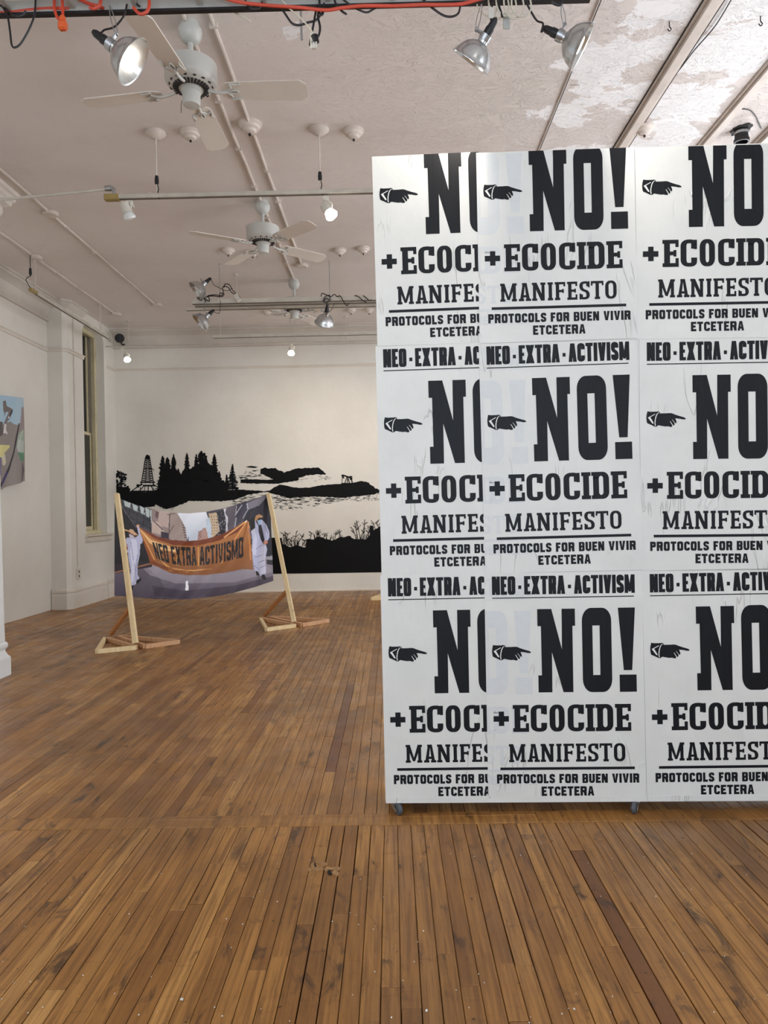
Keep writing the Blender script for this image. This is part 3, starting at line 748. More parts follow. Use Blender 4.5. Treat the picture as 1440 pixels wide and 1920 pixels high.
# ================================================================== LAMPS
def spot(loc, direction, power, size=70, blend=0.6, col=(1.0, 0.90, 0.77), rad=0.03, name='lamp_glow'):
    l = bpy.data.lights.new(name, 'SPOT'); l.energy = power; l.color = col; l.spot_size = radians(size); l.spot_blend = blend; l.shadow_soft_size = rad
    o = bpy.data.objects.new(name, l); COL.objects.link(o); o.location = loc
    o.rotation_euler = Vector(direction).to_track_quat('-Z', 'Y').to_euler(); return o
def aim(c, n):
    """(right, down, f): leans right/down across the line of sight at c and turned by f towards the viewer"""
    v = (CP - c).normalized(); e = CR * n[0] - CU * n[1]; e = (e - v * e.dot(v)).normalized(); f = n[2]
    return (e * sqrt(1 - f * f) + v * f).normalized()
def clamp_lamp(px_, py_, Y, n, label, lit, R=0.112, power=18, cord=None, hang=None, mat=M_alu):
    """px,py = centre of the opening of the reflector; n = the way it faces"""
    c = on_y(px_, py_, Y); n = aim(c, n); d = R * 1.05
    back = c - n * d
    t = thing('clamp_lamp', label, 'clamp lamp', back, 'aluminium clamp lamps')
    k = R / 0.112
    out = [(0.0, -0.004), (0.024, -0.004), (0.027, 0.012), (0.028, 0.02), (0.05, 0.03), (0.072, 0.047), (0.088, 0.07), (0.100, 0.095), (0.108, 0.114), (0.114, 0.1175), (0.114, 0.119), (0.1065, 0.1165), (0.098, 0.095), (0.086, 0.071), (0.070, 0.049), (0.048, 0.033), (0.02, 0.028), (0, 0.028)]
    sc = d / 0.1175
    prof = [(r * k, h * sc) for r, h in out]
    world_child(MB().lathe(prof, back, n, 36).build('reflector', mat, None, True, angle=50), t)
    world_child(MB().lathe([(0.0, -0.10 * k), (0.010 * k, -0.10 * k), (0.017 * k, -0.085 * k), (0.019 * k, -0.055 * k), (0.022 * k, -0.05 * k), (0.022 * k, -0.004), (0, -0.004)], back, n, 14).build('socket', M_black, None, True), t)
    world_child(MB().lathe([(0.0, 0.028 * sc), (0.018 * k, 0.03 * sc), (0.022 * k, 0.05 * sc), (0.040 * k, 0.075 * sc), (0.046 * k, 0.095 * sc), (0.038 * k, 0.108 * sc), (0.0, 0.112 * sc)], back, n, 20).build('bulb', M_bulb if lit else M_bulboff, None, True), t)
    side = n.cross(Vector((0, 1, 0))); side = side.normalized() if side.length > 0.1 else Vector((0, 0, 1))
    if side.z < 0: side = -side
    sb = back - n * 0.012 * k + side * 0.028 * k
    mb = MB().lathe([(0.026 * k, -0.02 * k), (0.030 * k, -0.02 * k), (0.030 * k, 0.008 * k), (0.026 * k, 0.008 * k)], back, n, 16)
    mb.bar(sb - side * 0.012, sb + side * 0.03 * k, 0.02 * k, 0.006)
    if hang is not None:
        h = on_y(hang[0], hang[1], hang[2] if len(hang) > 2 else Y)
        e = sb + side * 0.03 * k
        g = Vector((0.006, 0, 0)) * k
        mb.tube([e + g, e.lerp(h, 0.5) + g * 1.6, h + g * 0.3], 0.0022 * k, 6, 5).tube([e - g, e.lerp(h, 0.5) - g * 1.6, h - g * 0.3], 0.0022 * k, 6, 5)
        mb.lathe([(0.0, -0.006), (0.009 * k, -0.006), (0.009 * k, 0.006), (0, 0.006)], e, (0, 1, 0), 10)
    world_child(mb.build('clamp', M_zinc, None, True), t)
    if cord:
        P = [back - n * 0.10 * k] + [on_y(a, b, Y + (c_[0] if c_ else 0)) for a, b, *c_ in cord]
        world_child(MB().tube(P, 0.0032 * (1.0 if k > 0.9 else 1.2), 6, 6).build('cord', M_cord, None, True), t)
    if lit: spot(c + n * 0.02, n, power, 110, 0.5)
    return t
L1 = clamp_lamp(250, 116, 2.68, (0.80, 0.60, 0.42), 'lit aluminium clamp lamp at the top left, beside the nearest fan', True, 0.090, 14, hang=(205, 10),
           cord=[(188, 62), (196, 56), (215, 50), (232, 30), (238, 8)])
clamp_lamp(883, 116, 2.68, (-0.50, 0.87, 0.07), 'aluminium clamp lamp facing down over the top of the poster wall', True, 0.081, 9, hang=(903, 8), cord=[(921, 40), (922, 18), (925, 2)])
clamp_lamp(1092, 87, 2.68, (0.90, 0.43, 0.12), 'rightmost aluminium clamp lamp, facing right with its bulb just showing', True, 0.084, 14, hang=(1053, 8), cord=[(1020, 52), (1015, 60), (1018, 44), (1006, 38), (992, 15), (986, 2)])
FR = 0.115
clamp_lamp(368, 545, RY - 0.14, (-0.75, 0.65, 0.25), 'upper far clamp lamp standing above the far lamp rail', False, FR, 10, hang=(388, 562), cord=[(400, 533), (412, 540), (425, 545), (436, 540)])
clamp_lamp(374, 605, RY - 0.14, (-0.75, 0.65, 0.2), 'far clamp lamp hanging below the left end of the far lamp rail', False, FR, 10, hang=(385, 563, RY), cord=[(402, 585), (411, 587), (413, 575), (413, 563)])
clamp_lamp(609, 606, RY - 0.14, (-0.15, 0.98, -0.45), 'far clamp lamp turned to the back wall, left of the poster wall', True, FR, 26, hang=(612, 564, RY), cord=[(618, 584), (623, 578), (627, 568)])

# track heads
def track_head(px_, py_, Y, n, label, lit, top, zt, power=25, L=0.11, R=0.036, group='spot heads'):
    c = on_y(px_, py_, Y); n = aim(c, n); b = c - n * L
    t = thing('track_spotlight', label, 'spotlight', (c.x, Y, zt), group)
    world_child(MB().lathe([(0, 0), (R * 0.8, 0.0), (R * 0.95, 0.01), (R, L * 0.6), (R * 1.05, L * 0.62), (R * 1.05, L * 0.66), (R * 0.9, L * 0.66), (0, L * 0.66)], b, n, 20).build('can', M_headwhite, None, True, angle=30), t)
    world_child(MB().lathe([(R * 0.6, L * 0.6), (R * 1.1, L * 0.8), (R * 1.35, L * 1.0), (R * 1.2, L * 1.1), (0, L * 1.16)], b, n, 20).build('bulb', M_bulb if lit else M_bulboff, None, True), t)
    h = on_y(top[0], top[1], Y); h.z = zt
    mid = b + n * L * 0.3
    world_child(MB().bar((h.x - 0.02, Y, zt - 0.03), (h.x + 0.02, Y, zt - 0.03), 0.03, 0.03).tube([(h.x, Y, zt - 0.03), (h.x + 0.03, Y, zt - 0.06), mid + Vector((0.045, -0.01, 0.02)), mid + Vector((0.04, 0, -0.01))], 0.006, 6, 5).tube([(h.x, Y, zt - 0.03), (h.x - 0.015, Y, zt - 0.06), mid + Vector((-0.03, -0.01, 0.03))], 0.005, 6, 4).build('yoke', M_headwhite, None, True), t)
    if lit: spot(c + n * 0.03, n, power, 85, 0.7)
    return t
track_head(243, 408, TY, (0.35, 0.94, 0.12), 'unlit white spot head on the left end of the near track', False, (243, 372), TZ - 0.012)
track_head(622, 404, TY, (0.60, 0.80, 0.5), 'lit white spot head on the near track, beside the poster wall', True, (611, 362), TZ - 0.012, 22)
track_head(239, 675, 10.55, (0.3, 0.95, 0.6), 'lit spot at the far left corner above the window', True, (229, 650), BTZ, 16, 0.10, 0.038)
track_head(546, 663, 10.55, (0.0, 1.0, 0.55), 'lit spot hanging centrally on the rearmost track above the mural', True, (547, 645), BTZ, 16, 0.10, 0.038)
# unseen spots without lamp bodies, aimed at the mural and the left-wall art
spot((-1.4, 8.62, 3.5), (-0.05, 0.75, -0.62), 42, 95, 0.9, name='mural_wash')
spot((0.1, 8.62, 3.5), (-0.1, 0.75, -0.62), 55, 95, 0.9, name='mural_wash')
spot((-3.84, 7.4, 3.52), (-0.42, -0.15, -0.9), 52, 90, 0.9, name='art_wash')
spot((-3.3, 5.2, 3.55), (-0.5, 0.55, -0.66), 52, 90, 0.9, name='art_wash')
for x, y in ((-1.8, 1.2), (1.4, 0.6), (-3.2, 3.0)):  # unseen fill lamps, added so floor bounce brightens the ceiling
    spot((x, y, 3.5), (0.0, 0.25, -1), 30, 140, 0.9, name='unseen_fill_spot')

# ================================================================== CORDS ON THE NEAR TRAY
def cable(name, pts, Y, r, mat, label, cat='cord', group=None, plug=None):
    P = [on_y(p[0], p[1], Y + (p[2] if len(p) > 2 else 0)) for p in pts]
    o = MB().tube(P, r, 6, 6).build(name, mat, None, True)
    return tag(o, label, cat, group)
cy = 2.675
cable('extension_cord', [(-40, 22), (10, 24), (45, 20), (90, 16), (130, 16), (160, 12, .05)], cy + .02, 0.006, M_orange, 'orange cord at the far left of the cable tray')
t = thing('extension_cord', 'orange extension cord end hanging with its orange socket', 'cord', on_y(118, 0, cy), None)
world_child(MB().tube([on_y(102, -20, cy), on_y(102, 12, cy), on_y(106, 30, cy), on_y(114, 40, cy)], 0.0055, 8, 6).tube([on_y(116, -20, cy - .01), on_y(117, 10, cy - .01), on_y(118, 32, cy - .01)], 0.0055, 8, 6).build('lead', M_orange, None, True), t)
a_, b_ = on_y(117, 29, cy - .01), on_y(118, 57, cy - .01)
world_child(MB().bar(a_, a_.lerp(b_, .45), 0.022, 0.020, (0, 1, 0)).bar(a_.lerp(b_, .4), b_, 0.032, 0.024, (0, 1, 0)).build('socket_end', M_orange2, bevel=0.006), t)
cable('extension_cord', [(140, -6), (165, 6), (185, 12), (205, 20, .05)], cy, 0.006, M_orange, 'short orange cord run right of the hanging orange socket')
cable('extension_cord', [(189, -12), (188, 6), (178, 16), (168, 14)], cy - .02, 0.006, M_orange, 'small orange loop beside the hanging lit lamp')
cable('extension_cord', [(278, -12), (280, 8), (275, 22), (262, 26), (250, 14)], cy - .02, 0.006, M_orange, 'orange loop hanging right of the lit lamp, above the fan blade')
cable('extension_cord', [(390, -14), (440, 2), (490, 9), (560, 14), (610, 19), (640, 15), (680, 11), (740, 11), (790, 9), (860, 8), (905, -3), (940, -10)], cy - .02, 0.006, M_orange, 'long orange extension cord sagging along the middle of the cable tray')
cable('black_cord', [(-10, 6), (8, 14), (24, 28), (40, 30), (48, 20)], cy, 0.0036, M_black, 'short curled black cord at the top left corner')
cable('black_cord', [(3, 10), (14, 30), (19, 60), (22, 84), (28, 89), (40, 80), (56, 52), (65, 25), (67, -10)], cy, 0.0036, M_black, 'black cord drooping deepest in the top left corner')
cable('black_cord', [(255, -10), (256, 6), (262, 12)], cy, 0.004, M_black, 'stub of black cord left of the orange loop')
cable('black_cord', [(458, -10), (462, 6), (472, 16), (484, 16), (492, 4)], cy, 0.004, M_black, 'shallow black loop in the middle of the tray, left of the hanging plug')
cable('black_cord', [(527, 14), (536, 28), (548, 44), (562, 47), (578, 42), (592, 38), (604, 24), (608, 6)], cy, 0.004, M_black, 'black cord sagging left of the hanging white plug')
t = thing('power_plug', 'black cord with white three-hole tap hanging from the tray', 'plug', on_y(588, 0, cy))
world_child(MB().tube([on_y(598, -12, cy), on_y(599, 12, cy), on_y(596, 30, cy), on_y(600, 50, cy), on_y(598, 66, cy), on_y(592, 74, cy)], 0.0042, 8, 6).tube([on_y(594, 10, cy), on_y(588, 45, cy), on_y(582, 78, cy), on_y(581, 85, cy)], 0.004, 8, 4).tube([on_y(600, 14, cy), on_y(606, 20, cy), on_y(604, 28, cy), on_y(598, 22, cy), on_y(602, 14, cy)], 0.004, 6, 5).build('lead', M_black, None, True), t)
p = on_y(590, 72, cy); world_child(MB().lathe([(0, -0.018), (0.013, -0.016), (0.015, 0.008), (0.008, 0.014), (0, 0.015)], p, (-0.3, 0, 1), 12).build('plug_body', M_black, None, True), t)
p = on_y(588, 85, cy)
world_child(MB().box(p.x - 0.012, p.y - 0.008, p.z - 0.014, p.x + 0.013, p.y + 0.008, p.z + 0.045).build('tap', M_headwhite, bevel=0.005, seg=2), t)
world_child(MB().box(p.x - 0.006, p.y - 0.0088, p.z + 0.002, p.x - 0.0035, p.y - 0.007, p.z + 0.012).box(p.x + 0.0045, p.y - 0.0088, p.z + 0.002, p.x + 0.007, p.y - 0.007, p.z + 0.012).build('slots', M_black), t)
cable('black_cord', [(626, -6), (630, 8), (640, 20), (650, 27)], cy, 0.004, M_black, 'short black cord end right of the hanging white plug')
cable('black_cord', [(640, -4), (655, 8), (672, 18), (688, 23), (702, 16), (716, 8)], cy, 0.0036, M_black, 'black cord swag just left of the poster wall corner')
cable('black_cord', [(790, -4), (812, 16), (832, 29), (848, 31), (860, 24), (863, 6)], cy, 0.004, M_cord, 'dark brown cord swag left of the downward clamp lamp')
cable('white_cord', [(348, 0, .05), (400, 8, .05), (450, 28, .05), (470, 40, .05)], cy, 0.003, M_whitecord, 'thin pale wire slanting down near the middle of the tray')
cable('white_cord', [(528, 0), (545, 18), (562, 32), (580, 52), (590, 68)], cy - .01, 0.0028, M_whitecord, 'thin white string reaching down to the hanging plug')
for i, (a, b) in enumerate(((898, 36), (920, 44), (934, 50), (948, 42), (962, 38))):
    cable('white_cord', [(a - 6 + i, -10), (a - 2, 14), (a + 10, 28 + (i * 5) % 9), (a + 26, 32 - (i * 3) % 8), (a + 34, 14), (a + 30, -10)], cy - 0.012 * (i - 2), 0.0032, M_whitecord,
          ('leftmost', 'second', 'middle', 'fourth', 'rightmost')[i] + ' of the white cord loops hanging between two clamp lamps', group='white cord loops')
cable('black_cord', [(930, -5), (936, 12), (942, 32)], cy, 0.004, M_black, 'black cord end among the white cord loops')
cable('black_cord', [(1034, 4), (1042, 8), (1050, 9), (1054, 2), (1050, -6)], cy, 0.005, M_black, 'black tie knot above the rightmost clamp lamp')
p = on_y(921, 24, cy - 0.02); tag(MB().box(p.x - 0.010, p.y - 0.001, p.z - 0.02, p.x + 0.010, p.y + 0.001, p.z + 0.02).build('cord_tag', M_headwhite), 'small white paper tag on the downward clamp lamp cord', 'tag')
p = on_y(949, 40, cy + 0.02); tag(MB().box(p.x - 0.012, p.y - 0.004, p.z - 0.03, p.x + 0.014, p.y + 0.004, p.z + 0.03).build('adapter', M_tray, bevel=0.003), 'grey flat adapter hanging among the white cords', 'adapter')
# far rig cords
def fcable(pts, label):
    P = [on_y(p[0], p[1], RY - 0.03) for p in pts]
    return tag(MB().tube(P, 0.0055, 6, 6).build('black_cord', M_cord, None, True), label, 'cord', 'cords on the far rail')
fcable([(372, 560), (378, 557), (377, 563), (370, 559), (372, 557)], 'leftmost small cord knot on the far rail')
fcable([(386, 556), (400, 555), (412, 556), (419, 549), (417, 541), (420, 537), (428, 539), (434, 548), (441, 552)], 'cord arching between the two far left clamp lamps')
fcable([(384, 560), (392, 565), (391, 557), (383, 559), (386, 566)], 'second small cord knot on the far rail')
fcable([(420, 539), (422, 533), (430, 534), (437, 545), (446, 553), (450, 558)], 'upper cord arch ending at the small adapter on the far rail')
fcable([(390, 554), (405, 553), (416, 556), (420, 551), (413, 550), (412, 556)], 'flat tangled cord along the far rail')
fcable([(608, 560), (607, 566), (613, 568), (617, 562), (611, 560), (606, 564), (610, 556), (618, 554), (619, 564)], 'cord coil on the far rail above the hanging clamp lamp')
fcable([(602, 556), (604, 550), (612, 553), (620, 556), (627, 552), (632, 556), (638, 555), (644, 565), (650, 573), (655, 568)], 'cord wave right of the coil on the far rail')
fcable([(665, 554), (672, 556), (680, 563), (687, 567)], 'slanting cord on the far rail, near the poster wall')
fcable([(681, 554), (686, 558), (692, 563), (697, 562)], 'last cord on the far rail, touching the poster wall outline')
p = on_y(446, 562, RY - 0.04)
tag(MB().bar(p + Vector((-0.03, 0, 0.06)), p + Vector((0.02, 0, -0.02)), 0.05, 0.04, (0, 1, 0)).build('adapter', M_headwhite, bevel=0.006), 'white adapter block on the far rail, right of the clamp lamps', 'adapter')

# black object on the back cornice, hole with pipe in the right-hand ceiling bay
p = on_y(223, 632, 10.85)
t = thing('wall_speaker', 'small round black speaker high in the far left corner', 'speaker', p)
world_child(MB().lathe([(0, 0.0), (0.05, 0.0), (0.066, 0.02), (0.07, 0.07), (0.055, 0.10), (0.0, 0.105)], p + Vector((0, 0.06, -0.005)), (0.1, -0.9, -0.2), 22).build('shell', M_black, None, True), t)
world_child(MB().tube([p + Vector((0, 0.05, -0.03)), p + Vector((-0.01, 0.15, -0.08)), p + Vector((0, 0.25, -0.05))], 0.012, 8, 4).build('bracket', M_dark, None, True), t)
p = on_z(1390, 243, CEIL)
t = thing('ceiling_hole_pipe', 'black pipe stub in a broken ceiling hole above the poster wall', 'pipe', (p.x, p.y, CEIL))
ring = []
rr = random.Random(3); mb = MB(); n = 22
ro_ = [0.062 + 0.02 * rr.random() for _ in range(n)]
mb.v = [(cos(2 * pi * k / n) * ro_[k], sin(2 * pi * k / n) * ro_[k] * 1.3, -0.002) for k in range(n)] + [(cos(2 * pi * k / n) * ro_[k] * 0.9, sin(2 * pi * k / n) * ro_[k] * 1.15, -0.006) for k in range(n)]
mb.f = [(k, (k + 1) % n, n + (k + 1) % n, n + k) for k in range(n)] + [tuple(range(n, 2 * n))]
mb.build('hole_edge', M_dark, t)
MB().lathe([(0.048, 0.0), (0.05, -0.07), (0.056, -0.075), (0.056, -0.10), (0.045, -0.10), (0.04, -0.02)], n=22).build('pipe_stub', M_black, t, True)
MB().lathe([(0.049, -0.02), (0.053, -0.02), (0.053, -0.04), (0.049, -0.04)], n=22).build('collar', M_zinc, t, True)
cable('loose_wire', [(1388, 204), (1405, 206), (1418, 220), (1424, 238), (1428, 243)], 0, 0.002, M_cord, 'x') if False else None
P = [on_z(a, b, CEIL - 0.006) for a, b in ((1384, 204), (1404, 206), (1416, 217), (1423, 232), (1427, 241))]
tag(MB().tube(P, 0.004, 6, 6).build('loose_wire', M_cord, None, True), 'thin brown wire curving over the ceiling beside the black pipe stub', 'wire')
P = [on_z(a, b, CEIL - 0.012) for a, b in ((1372, -2), (1340, 50), (1302, 94), (1270, 135), (1240, 165))]
tag(MB().tube(P, 0.004, 6, 6).build('loose_wire', M_cord, None, True), 'thin dark wire along the wide ceiling moulding at the right', 'wire')
for (a, b, lb) in ((1255, 40, 'small iron hook in the ceiling between two mouldings'), (1426, 30, 'small iron hook in the ceiling at the right edge')):
    p = on_z(a, b, CEIL)
    tag(MB().tube([p + Vector(q) for q in ((0, 0, 0), (0, 0, -0.03), (0.01, 0, -0.045), (0, 0, -0.058), (-0.012, 0, -0.045))], 0.003, 6, 4).build('ceiling_hook', M_dark, None, True), lb, 'hook')
p = on_z(566, 60, CEIL)
p = on_y(563, 38, 3.9); q = on_y(566, 75, 3.9)
tag(MB().bar((p.x, 3.9, CEIL), (q.x, 3.9, q.z), 0.012, 0.006, (0, 1, 0)).build('metal_strap', M_zinc), 'grey metal strap hanging from the ceiling behind the cable tray', 'strap')

# ================================================================== LETTER SHAPES (flat print cut as shapes)
def rrect(x0, y0, x1, y1, rx, ry, k=5):
    """closed rounded rectangle, counter-clockwise from right side"""
    out = []
    for cx_, cy_, a0 in ((x1 - rx, y1 - ry, 0), (x0 + rx, y1 - ry, 90), (x0 + rx, y0 + ry, 180), (x1 - rx, y0 + ry, 270)):
        for i in range(k + 1):
            a = radians(a0 + 90 * i / k); out.append((cx_ + rx * cos(a), cy_ + ry * sin(a)))
    return out
def R_(x0, y0, x1, y1): return [(x0, y0), (x1, y0), (x1, y1), (x0, y1)]
def ringq(o, i):
    n = len(o); return [[o[k], o[(k + 1) % n], i[(k + 1) % n], i[k]] for k in range(n)]
def stroke(pts, tx, ty, rad=0, k=4):
    P = [Vector((a, b)) for a, b in pts]; Q = []
    for i, p in enumerate(P):
        if 0 < i < len(P) - 1 and rad > 0:
            a = (P[i - 1] - p); b = (P[i + 1] - p); r = min(rad, a.length * 0.49, b.length * 0.49)
            s_ = p + a.normalized() * r; e = p + b.normalized() * r
            for j in range(k + 1):
                t_ = j / k; Q.append(s_ * (1 - t_) ** 2 + p * 2 * t_ * (1 - t_) + e * t_ ** 2)
        else: Q.append(p)
    L = []; Rr = []
    for i, p in enumerate(Q):
        d = (Q[min(i + 1, len(Q) - 1)] - Q[max(i - 1, 0)]); d = d.normalized() if d.length > 1e-9 else Vector((1, 0))
        nx, ny = -d.y, d.x
        L.append((p.x + nx * tx / 2, p.y + ny * ty / 2)); Rr.append((p.x - nx * tx / 2, p.y - ny * ty / 2))
    return [[L[i], L[i + 1], Rr[i + 1], Rr[i]] for i in range(len(Q) - 1)]
def glyph(ch, w, h, t, u, r, slab=0.0, ov=0.0):
    """w,h box; t = stem, u = horizontal stroke, r = corner radius; slab = serif height; ov = overhang. y up"""
    P = []; s = slab; x0 = ov if slab else 0.0; x1 = w - (ov if slab else 0.0)
    def serif(cx_, top=True, bot=True, ww=None):
        ww = ww or (t + 2 * ov)
        if s:
            if bot: P.append(R_(cx_ - ww / 2, 0, cx_ + ww / 2, s))
            if top: P.append(R_(cx_ - ww / 2, h - s, cx_ + ww / 2, h))
    if ch == 'I': P.append(R_(w / 2 - t / 2, 0, w / 2 + t / 2, h)); serif(w / 2, ww=w if s else None)
    elif ch in 'EF':
        P.append(R_(x0, 0, x0 + t, h)); P.append(R_(x0, h - u, w, h)); P.append(R_(x0, h / 2 - u * 0.5, w * 0.86, h / 2 + u * 0.5))
        if s: P.append(R_(w - t * 0.55, h - u - s * 0.9, w, h)); P.append(R_(w * 0.86 - t * 0.5, h / 2 - u * 0.5 - s * 0.35, w * 0.86, h / 2 + u * 0.5 + s * 0.35)); P.append(R_(0, h - s, x0 + t, h)); P.append(R_(0, 0, x0 + t + (ov if ch == 'F' else 0), s))
        if ch == 'E':
            P.append(R_(x0, 0, w, u))
            if s: P.append(R_(w - t * 0.55, 0, w, u + s * 1.25))
    elif ch == 'L': P += [R_(x0, 0, x0 + t, h), R_(x0, 0, w, u)]
    elif ch == 'T':
        P += [R_(w / 2 - t / 2, 0, w / 2 + t / 2, h), R_(0, h - u, w, h)]
        if s: serif(w / 2, top=False); P += [R_(0, h - u - s * 0.9, t * 0.5, h), R_(w - t * 0.5, h - u - s * 0.9, w, h)]
    elif ch in 'OD':
        if ch == 'O': o_ = rrect(0, 0, w, h, r, r * 1.25); i_ = rrect(t, u, w - t, h - u, max(0.1, min(w / 2 - t, r * 0.5)) * 0.98, max(0.1, r * 0.6)); P += ringq(o_, i_)
        else:
            o_ = rrect(x0, 0, w, h, r, r * 1.1); i_ = rrect(x0 + t, u, w - t, h - u, max(0.1, r * 0.4), max(0.1, r * 0.45)); P += ringq(o_, i_)
            P += [R_(0 if s else x0, 0, x0 + t * 0.99, h), R_(x0, 0, w * 0.6, u), R_(x0, h - u, w * 0.6, h)]
            if s: P[-3] = R_(x0, 0, x0 + t, h); P += [R_(0, 0, x0 + t, s), R_(0, h - s, x0 + t, h)]
    elif ch == 'C':
        a = t / 2; b = u / 2
        P += stroke([(w - a, h * 0.66), (w - a, h - b), (a, h - b), (a, b), (w - a, b), (w - a, h * 0.33)], t, u, r * 1.15, 6)
        if s: P.append(R_(w - t * 0.55, h * 0.64, w, h - u * 0.1))
    elif ch == 'U':
        a = t / 2; b = u / 2; P += stroke([(a, h), (a, b), (w - a, b), (w - a, h)], t, u, r, 5)
    elif ch == 'S':
        a = t / 2; b = u / 2
        P += stroke([(w - a, h * (0.68 if not s else 0.72)), (w - a, h - b), (a, h - b), (a, h * 0.55), (w - a, h * 0.43), (w - a, b), (a, b), (a, h * (0.32 if not s else 0.28))], t, u, r * 0.95, 5)
        if s: P += [R_(w - t * 0.5, h * 0.66, w, h), R_(0, 0, t * 0.5, h * 0.33)]
    elif ch in 'PR':
        P.append(R_(x0, 0, x0 + t, h)); hh = h * 0.47
        o_ = rrect(x0, hh - u * 0.4, w, h, r, r); i_ = rrect(x0 + t, hh + u * 0.6, w - t, h - u, max(0.05, r * 0.3), max(0.05, r * 0.3)); P += ringq(o_, i_)
        P += [R_(x0, h - u, w * 0.6, h), R_(x0, hh - u * 0.4, w * 0.6, hh + u * 0.6)]
        if ch == 'R': P.append([(w * 0.45, hh), (w - t * 0.1, hh), (w, 0), (w - t, 0)]) if r > 0 else None
    elif ch == 'B':
        P.append(R_(x0, 0, x0 + t, h)); hh = h * 0.5
        for a, b in ((0, hh + u * 0.35), (hh - u * 0.35, h)):
            P += ringq(rrect(x0, a, w, b, r, r), rrect(x0 + t, a + u * 0.8, w - t, b - u * 0.8, 0.1, 0.1)); P += [R_(x0, a, w * 0.6, a + u * 0.8), R_(x0, b - u * 0.8, w * 0.6, b)]
    elif ch == 'A':
        tw = t * 1.15; o1 = ov if s else 0
        P += [[(o1, 0), (o1 + t, 0), (w / 2 + tw * 0.1, h), (w / 2 - tw / 2, h)], [(w - o1 - t, 0), (w - o1, 0), (w / 2 + tw / 2, h), (w / 2 - tw * 0.1, h)], R_(w * 0.26, h * 0.2, w * 0.74, h * 0.2 + u)]
        if s: P += [R_(0, 0, t + 2.0 * ov, s), R_(w - t - 2.0 * ov, 0, w, s), R_(w * 0.28, h - s, w / 2 + tw / 2, h)]
    elif ch == 'V': tw = t * 1.05; P += [[(0, h), (t, h), (w / 2 + tw * 0.15, 0), (w / 2 - tw / 2, 0)], [(w - t, h), (w, h), (w / 2 + tw / 2, 0), (w / 2 - tw * 0.15, 0)]]
    elif ch == 'X': P += [[(0, 0), (t * 1.1, 0), (w, h), (w - t * 1.1, h)], [(w - t * 1.1, 0), (w, 0), (t * 1.1, h), (0, h)]]
    elif ch == 'N':
        a = x0; b = x1; P += [R_(a, 0, a + t * 0.9, h), R_(b - t * 0.9, 0, b, h), [(a, h), (a + t * 1.1, h), (b, 0), (b - t * 1.1, 0)]]
        if s: P += [R_(0, 0, a + t + ov * 0.8, s), R_(0, h - s, a + t, h), R_(b - t - ov * 0.8, h - s, w, h)]
    elif ch == 'M':
        a = x0; b = x1; tt = t * 0.92
        P += [R_(a, 0, a + tt, h), R_(b - tt, 0, b, h), [(a, h), (a + tt * 1.1, h), (w / 2 + tt * 0.35, h * 0.08), (w / 2 - tt * 0.35, h * 0.08)], [(b - tt * 1.1, h), (b, h), (w / 2 + tt * 0.35, h * 0.08), (w / 2 - tt * 0.35, h * 0.08)]]
        if s: P += [R_(0, 0, a + tt + ov, s), R_(b - tt - ov, 0, w, s), R_(0, h - s, a + tt, h), R_(b - tt, h - s, w, h)]
    elif ch == '-': P.append(R_(0, h * 0.30, w, h * 0.30 + u * 1.1))
    return P
def setline(spans, v0, v1, **kw):
    """spans: [(char, u0, u1)]; v down. returns polygons in (u, v)"""
    out = []; h = v1 - v0
    for ch, a, b in spans:
        for pl in glyph(ch, b - a, h, **kw): out.append([(a + x, v1 - y) for x, y in pl])
    return out
def spread(text, a, b, wid, gap, space):
    tot = 0; seq = []
    for ch in text:
        if ch == ' ': seq.append((None, space)); tot += space
        else: seq.append((ch, wid.get(ch, 1.0))); tot += wid.get(ch, 1.0) + gap
    tot -= gap; sc = (b - a) / tot; x = a; out = []
    for i, (ch, w) in enumerate(seq):
        if ch is None: x += w * sc; continue
        out.append((ch, x, x + w * sc)); x += (w + gap) * sc
    return out
def crop_u(x, y0=870): return (x / 4.3636)
